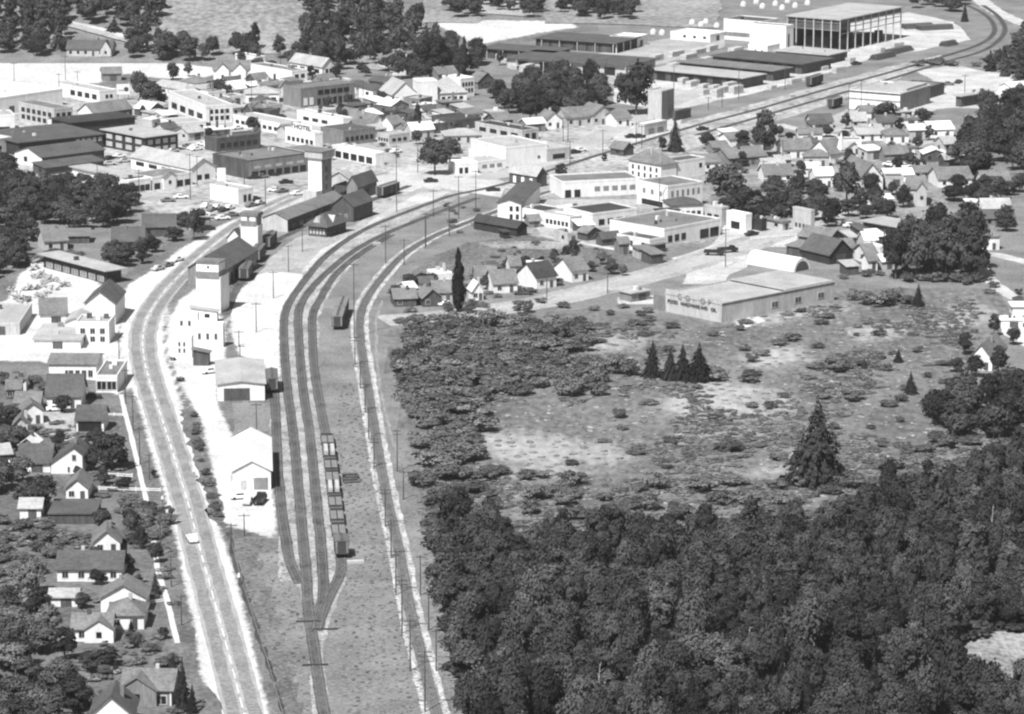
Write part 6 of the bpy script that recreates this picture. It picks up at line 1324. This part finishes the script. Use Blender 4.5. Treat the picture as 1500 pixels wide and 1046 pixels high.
boxcar(556, 291, aim((556, 291), (592, 279)), 'boxcar with a grey roof beyond the freight shed', 11.5, RCROOF)
boxcar(1184, 128, aim((1184, 128), (1222, 116)), 'dark boxcar on the mill side of the rails', 11.5, RCROOFD)
boxcar(1216, 160, aim((1216, 160), (1236, 154)), 'small dark boxcar left of the banded warehouse', 8, RCROOF)
FL = TRK['third']
CT = path(FL, 1.0); CT = [p for p in CT]
i0 = min(range(len(CT)), key=lambda i: abs(pix(CT[i])[1]-792)); s_acc = 0
def along(i, dist):
    a = 0
    while i < len(CT)-1 and a < dist: a += (CT[i+1]-CT[i]).length; i += 1
    return i
i = i0
names = ['first', 'second', 'third', 'fourth', 'fifth', 'sixth', 'seventh', 'eighth']
for k in range(8):
    j = along(i, 10.0); a, b = CT[i], CT[j]; ang = math.atan2(b.y-a.y, b.x-a.x)
    load = k in (3, 6)
    t = empty('flatcar', a, ang); tag(t, '%s flatcar from the near end of the string%s' % (names[k], ', carrying two pale lumber stacks' if load else ', empty between its bulkheads'), 'flatcar')
    L = 9.2
    MB().box(0, -1.45, .95, L, 1.45, 1.2).build('deck', mat('flatcar_deck', .19, .3, .8), t)
    for s in (-1, 1): MB().box(0, s*1.45-.06 if s > 0 else -1.53, .8, L, 1.53 if s > 0 else -1.39, 1.34).build('side_sill', PAINTD, t)
    for xx in (.0, L-.3): MB().box(xx, -1.34, 1.2, xx+.22, 1.34, 1.65).build('bulkhead', PAINTD, t)
    MB().box(.35, -.08, 1.2, L-.35, .08, 1.45).build('centre_beam', PAINTD, t)
    bogie(t, 2); bogie(t, L-2)
    if load:
        for s, nm in ((-1, 'right'), (1, 'left')):
            mb = MB()
            for q in range(2): mb.box(.9, s*.75-.42, 1.22+q*.62, L-.9, s*.75+.42, 1.22+q*.62+.55)
            o = mb.build('lumber_stack', LUMBER); o.location = a; o.rotation_euler = (0, 0, ang)
            tag(o, '%s hand stack of pale lumber on the %s flatcar of the string' % (nm, names[k]), 'lumber')
    i = along(j, .9)
# ---- lumber stacks, rubble, heaps
def lumber(x, y, a, L, Wd, h, label, group=None, m=LUMBER):
    mb = MB(); n = max(2, int(h/.9))
    for k in range(n):
        mb.box(0, 0, k*h/n, L, Wd, (k+.9)*h/n)
    o = mb.build('lumber_stack', m); o.location = G(x, y); o.rotation_euler = (0, 0, R(a)); tag(o, label, 'lumber', group); return o
r = random.Random(4)
for x, y in [(1030, 132), (1045, 134), (1060, 137), (1075, 139), (1012, 128), (1000, 124), (1030, 140), (1050, 144), (1066, 134)]:
    lumber(x, y, 53, r.uniform(4, 7), 2.5, r.uniform(2, 3.6), 'pale lumber stack in front of the nearest drying shed', 'lumber stacks before the nearest drying shed')
for x, y in [(720, 84), (735, 88), (750, 86), (742, 92), (765, 92), (778, 96), (757, 102), (770, 106), (700, 82)]:
    lumber(x, y, 62, r.uniform(4, 8), 3, r.uniform(1.5, 3), 'pale lumber stack beside the front dark roofed lumber shed', 'lumber stacks beside the front lumber shed')
for x, y in [(985, 84), (1005, 88), (1020, 80), (960, 90), (940, 96), (1035, 92), (985, 100), (1010, 104), (1040, 76), (1075, 80)]:
    lumber(x, y, 56, r.uniform(5, 10), 3, r.uniform(1.5, 2.8), 'grey lumber stack in the yard between the dark sheds and drying sheds', 'lumber stacks between the sheds', W['l'] if r.random() < .5 else LUMBER)
for x, y in [(1130, 132), (1160, 124), (1205, 104), (1245, 92), (1290, 78), (1310, 72), (1225, 108), (1180, 118)]:
    lumber(x, y, 45, r.uniform(3, 7), 2.5, r.uniform(1.5, 2.6), 'pale lumber stack on the white mill yard beside the rails', 'lumber stacks on the mill yard')
LOG = mat('log_bark', .09, .4, 1.2)
def logpile(x, y, a, L, n, label):
    mb = MB(); t = 0
    for row in range(4):
        for k in range(n-row):
            yy = (k - (n-row)/2)*.62 + r.uniform(-.05, .05); mb.tube((r.uniform(-.4, .4), yy, .3+row*.52), (L+r.uniform(-.5, .5), yy, .3+row*.52), r.uniform(.25, .33), r.uniform(.2, .3), 7)
    o = mb.build('log_pile', LOG); o.location = G(x, y); o.rotation_euler = (0, 0, R(a)); tag(o, label, 'log pile'); return o
logpile(1322, 42, 20, 14, 9, 'left dark log pile behind the sawmill'); logpile(1345, 44, 20, 14, 10, 'middle dark log pile behind the sawmill'); logpile(1366, 43, 20, 9, 9, 'right dark log pile behind the sawmill')
logpile(1278, 88, 55, 16, 7, 'dark log row on the mill yard left of the rail loop'); logpile(1300, 80, 55, 18, 8, 'longer dark log row nearer the rail loop'); logpile(1380, 68, 50, 9, 7, 'short log pile at the rail loop end of the yard')
logpile(503, 706, 12, 3.2, 4, 'small dark log pile lying in the grass beside the flatcars')
lumber(509, 826, 12, 3.5, 1.2, .5, 'pale planks lying in the grass by the near end of the flatcars')
lumber(548, 360, 20, 2.2, 1.4, .8, 'pale crate in the grass between the two railways')
RUB = mat('pale_stump_wood', .3, .4, 1.2)
for i, (x, y, s_) in enumerate([(46, 396, 9), (52, 408, 8), (60, 404, 7), (36, 426, 8), (24, 438, 9), (34, 442, 10), (50, 424, 9), (64, 420, 8), (72, 412, 9), (80, 424, 9), (94, 420, 8), (58, 436, 9), (84, 412, 7), (16, 428, 7), (46, 386, 9), (70, 430, 6)]):
    p = G(x, y); w_ = 1.35*s_/S(x, y); mb = MB(); q = random.Random(i)
    for k in range(9):
        a_ = q.uniform(0, 6.28); d = Vector((math.cos(a_), math.sin(a_), q.uniform(.1, 1.0))).normalized(); c = Vector((q.uniform(-.5, .5)*w_, q.uniform(-.5, .5)*w_, q.uniform(.1, .5)*w_))
        mb.tube(c - d*w_*.6, c + d*w_*.6, q.uniform(.12, .3)*w_*.7, q.uniform(.1, .25)*w_*.6, 7)
    o = mb.build('timber_heap', RUB if i % 3 else LUMBER); o.location = p; tag(o, 'jumbled pale heap of stumps and timber in the yard below the thin roofed stand', 'timber heap', 'timber heaps below the thin roofed stand')
HAY = mat('pale_hay', .55, .2, .8)
hv = []
for k in range(5):
    for a_ in range(10): hv.append((math.cos(a_*.628)*(1, .98, .8, .5, .12)[k], math.sin(a_*.628)*(1, .98, .8, .5, .12)[k], (0, .35, .7, .95, 1.05)[k]))
hf = [(k*10+a_, k*10+(a_+1) % 10, (k+1)*10+(a_+1) % 10, (k+1)*10+a_) for k in range(4) for a_ in range(10)] + [tuple(range(40, 50))]
hm = mesh('hay_heap', hv, hf, HAY)
for x, y in [(1089, 9), (1108, 5), (1117, 12), (1136, 8), (1146, 14), (1165, 11), (1183, 7), (1154, 4)]:
    tag(obj('hay_heap', hm, None, G(x, y), None, (1.5, 1.5, 2.3)), 'pale round heap in the field behind the sawmill', 'heap', 'pale heaps behind the sawmill')
for x, y in [(957, 50), (970, 51), (992, 52), (1014, 36), (1027, 39), (1034, 35), (1050, 41), (1066, 43)]:
    tag(obj('hay_heap', hm, None, G(x, y), None, (1.5, 1.5, 2.3)), 'pale round heap in the field left of the white mill huts', 'heap', 'pale heaps left of the mill huts')
# ---- billboards, fences, mail boxes
def board(x0, x1, y, z0, z1, a, label, m=W['w'], mark=False):
    p = G(x0, y); Wd = abs(solve_len(p, R(a), x1)); t = empty('billboard', p, R(a)); tag(t, label, 'billboard')
    MB().box(0, -.1, z0, Wd, .1, z1).build('panel', m, t)
    for f in (.1, .9): block('post', WOODPOLE, t, Wd*f-.12, .12, 0, Wd*f+.12, .36, z1-.2)
    if mark:
        MB().tube((Wd*.75, -.16, (z0+z1)/2), (Wd*.75, -.1, (z0+z1)/2), .9, .9, 14).build('emblem', BLACKP, t); block('painted_line', GREYP, t, Wd*.15, -.14, (z0+z1)/2-.6, Wd*.55, -.1, (z0+z1)/2-.2)
board(171, 190, 147, 2.2, 6.2, 8, 'white billboard with a dark round mark beside the dark trees', mark=True)
board(318, 331, 268, .5, 5, 5, 'narrow blank white board at the corner of the dark brick store')
board(687, 710, 238, 1.5, 4.5, -12, 'blank white board behind the small filling station by the crossing')
def fence(pts, label, h=1.0, m=W['w'], gap=2.4, rh=.22):
    C = [G(*p) for p in pts]; t = empty('fence', C[0]); tag(t, label, 'fence'); mb = MB(); n = 0
    for a, b in zip(C, C[1:]):
        L = (b-a).length; k = max(1, int(L/gap)); d = (b-a).normalized(); nr = Vector((d.y, -d.x, 0))
        for z0 in (.25, .65):
            i = len(mb.V); A, B_ = a - C[0], b - C[0]
            for q in (A, B_):
                for s_, zz in ((-.03, z0), (.03, z0), (.03, z0+rh), (-.03, z0+rh)): mb.V.append(tuple(q + nr*s_ + Vector((0, 0, zz*h))))
            mb.F += [(i, i+1, i+5, i+4), (i+1, i+2, i+6, i+5), (i+2, i+3, i+7, i+6), (i+3, i, i+4, i+7), (i, i+3, i+2, i+1), (i+4, i+5, i+6, i+7)]
        for j in range(k+1):
            if n < 60: q = a.lerp(b, j/k) - C[0]; block('post', m, t, q.x-.07, q.y-.07, 0, q.x+.07, q.y+.07, 1.1*h); n += 1
    mb.build('rails', m, t)
fence([(128, 718), (235, 721)], 'white rail fence across the gardens below the saltbox house')
fence([(152, 698), (194, 700)], 'short white fence right of the saltbox house')
fence([(152, 609), (182, 610)], 'low pale fence beside the dark roofed garage', .8)
fence([(186, 890), (243, 882)], 'short fence from the wide gabled house to the sidewalk', .9)
fence([(82, 762), (140, 764)], 'pale fence behind the low flat dark shed', .9)
fence([(338, 790), (348, 830), (366, 890), (392, 970), (414, 1046), (430, 1090)], 'dark fence along the ditch between the highway and the yard tracks', .8, W['m'], 8, .04)
fence([(1166, 346), (1100, 352)], 'white fence along the gravel yard below the blank pale box', 1.1)
fence([(1262, 206), (1380, 188)], 'pale fence along the upper right street', .9)
def mailbox(x, y, label, group=None, h=1.3):
    t = empty('mailbox', G(x, y)); tag(t, label, 'mailbox', group); block('post', WOODPOLE, t, -.06, -.06, 0, .06, .06, h*.7)
    MB().poly_prism([(-.25, h*.7), (.25, h*.7), (.25, h*.9), (.15, h), (-.15, h), (-.25, h*.9)], 'y', -.4, .4).build('box', W['w'], t)
mailbox(238, 740, 'white post box beside the shrubbery by the highway', None, 2); mailbox(245, 760, 'lower white post box beside the shrubbery by the highway', None, 2); mailbox(350, 857, 'white marker post on the right verge of the highway', None, 2.4); mailbox(284, 700, 'white marker in the hedge strip right of the highway', None, 2.2)
# switch stands across the converging tracks
def switchstand(x, y, a, label):
    t = empty('switch_stand', G(x, y), R(a)); tag(t, label, 'switch stand')
    MB().box(-3.2, -.15, .05, 1.6, .15, .34).build('long_tie', TIE, t); MB().tube((-2.9, 0, .34), (-2.9, 0, 1.5), .06, .06).build('lever', STEEL, t); MB().box(-3.2, -.05, 1.4, -2.6, .05, 1.9).build('target', W['d'], t)
switchstand(458, 911, 5, 'switch stand where the yard tracks meet'); switchstand(468, 975, 5, 'switch stand on the main track below the junction'); switchstand(470, 923, 185, 'switch stand on the right of the junction')
EXPO = 0.66
HAZE = 0.00005
# ================================================================= LIGHT, SKY, CAMERA
to_sun = Vector((-.33, -.65, 1.0)).normalized()
w = bpy.data.worlds.new('World'); SC.world = w; w.use_nodes = True
nt = w.node_tree; bg = nt.nodes['Background']
sky = nt.nodes.new('ShaderNodeTexSky'); sky.sky_type = 'NISHITA'; sky.sun_disc = False
sky.sun_elevation = math.asin(to_sun.z); sky.sun_rotation = math.atan2(to_sun.x, to_sun.y)
bw = nt.nodes.new('ShaderNodeRGBToBW')
nt.links.new(sky.outputs[0], bw.inputs[0]); nt.links.new(bw.outputs[0], bg.inputs['Color'])
bg.inputs['Strength'].default_value = .05
sl = bpy.data.lights.new('sun', 'SUN'); sl.energy = 4.6; sl.angle = R(.5); sl.color = (1, 1, 1)
so = bpy.data.objects.new('sun', sl); COL.objects.link(so); so.rotation_euler = (-to_sun).to_track_quat('-Z', 'Y').to_euler()
cam = bpy.data.cameras.new('camera'); co = bpy.data.objects.new('camera', cam); COL.objects.link(co)
co.location = (0, 0, H); co.rotation_euler = (math.pi/2 - P, 0, 0)
cam.sensor_fit = 'HORIZONTAL'; cam.sensor_width = 36; cam.lens = 36*F/1500; cam.clip_end = 12000; cam.clip_start = 1
SC.camera = co
SC.view_settings.view_transform = 'Standard'; SC.view_settings.look = 'None'; SC.view_settings.exposure = EXPO; SC.view_settings.gamma = 1
SC.cycles.filter_width = 2.3
SC.cycles.max_bounces = 6; SC.cycles.diffuse_bounces = 2; SC.cycles.transmission_bounces = 3; SC.cycles.volume_bounces = 0

if HAZE:
    hm_ = bpy.data.materials.new('haze_air'); hm_.use_nodes = True; n_ = hm_.node_tree.nodes; n_.remove(n_['Principled BSDF'])
    v_ = n_.new('ShaderNodeVolumePrincipled'); v_.inputs['Color'].default_value = (.9, .9, .9, 1); v_.inputs['Density'].default_value = HAZE; v_.inputs['Anisotropy'].default_value = .2
    hm_.node_tree.links.new(v_.outputs[0], n_['Material Output'].inputs['Volume'])
    hz_ = MB().box(-3100, -700, -1.5, 3100, 6100, 330).build('haze', hm_); hz_['kind'] = 'stuff'; hz_['label'] = 'thin summer haze lying over the whole valley'; hz_['category'] = 'haze'
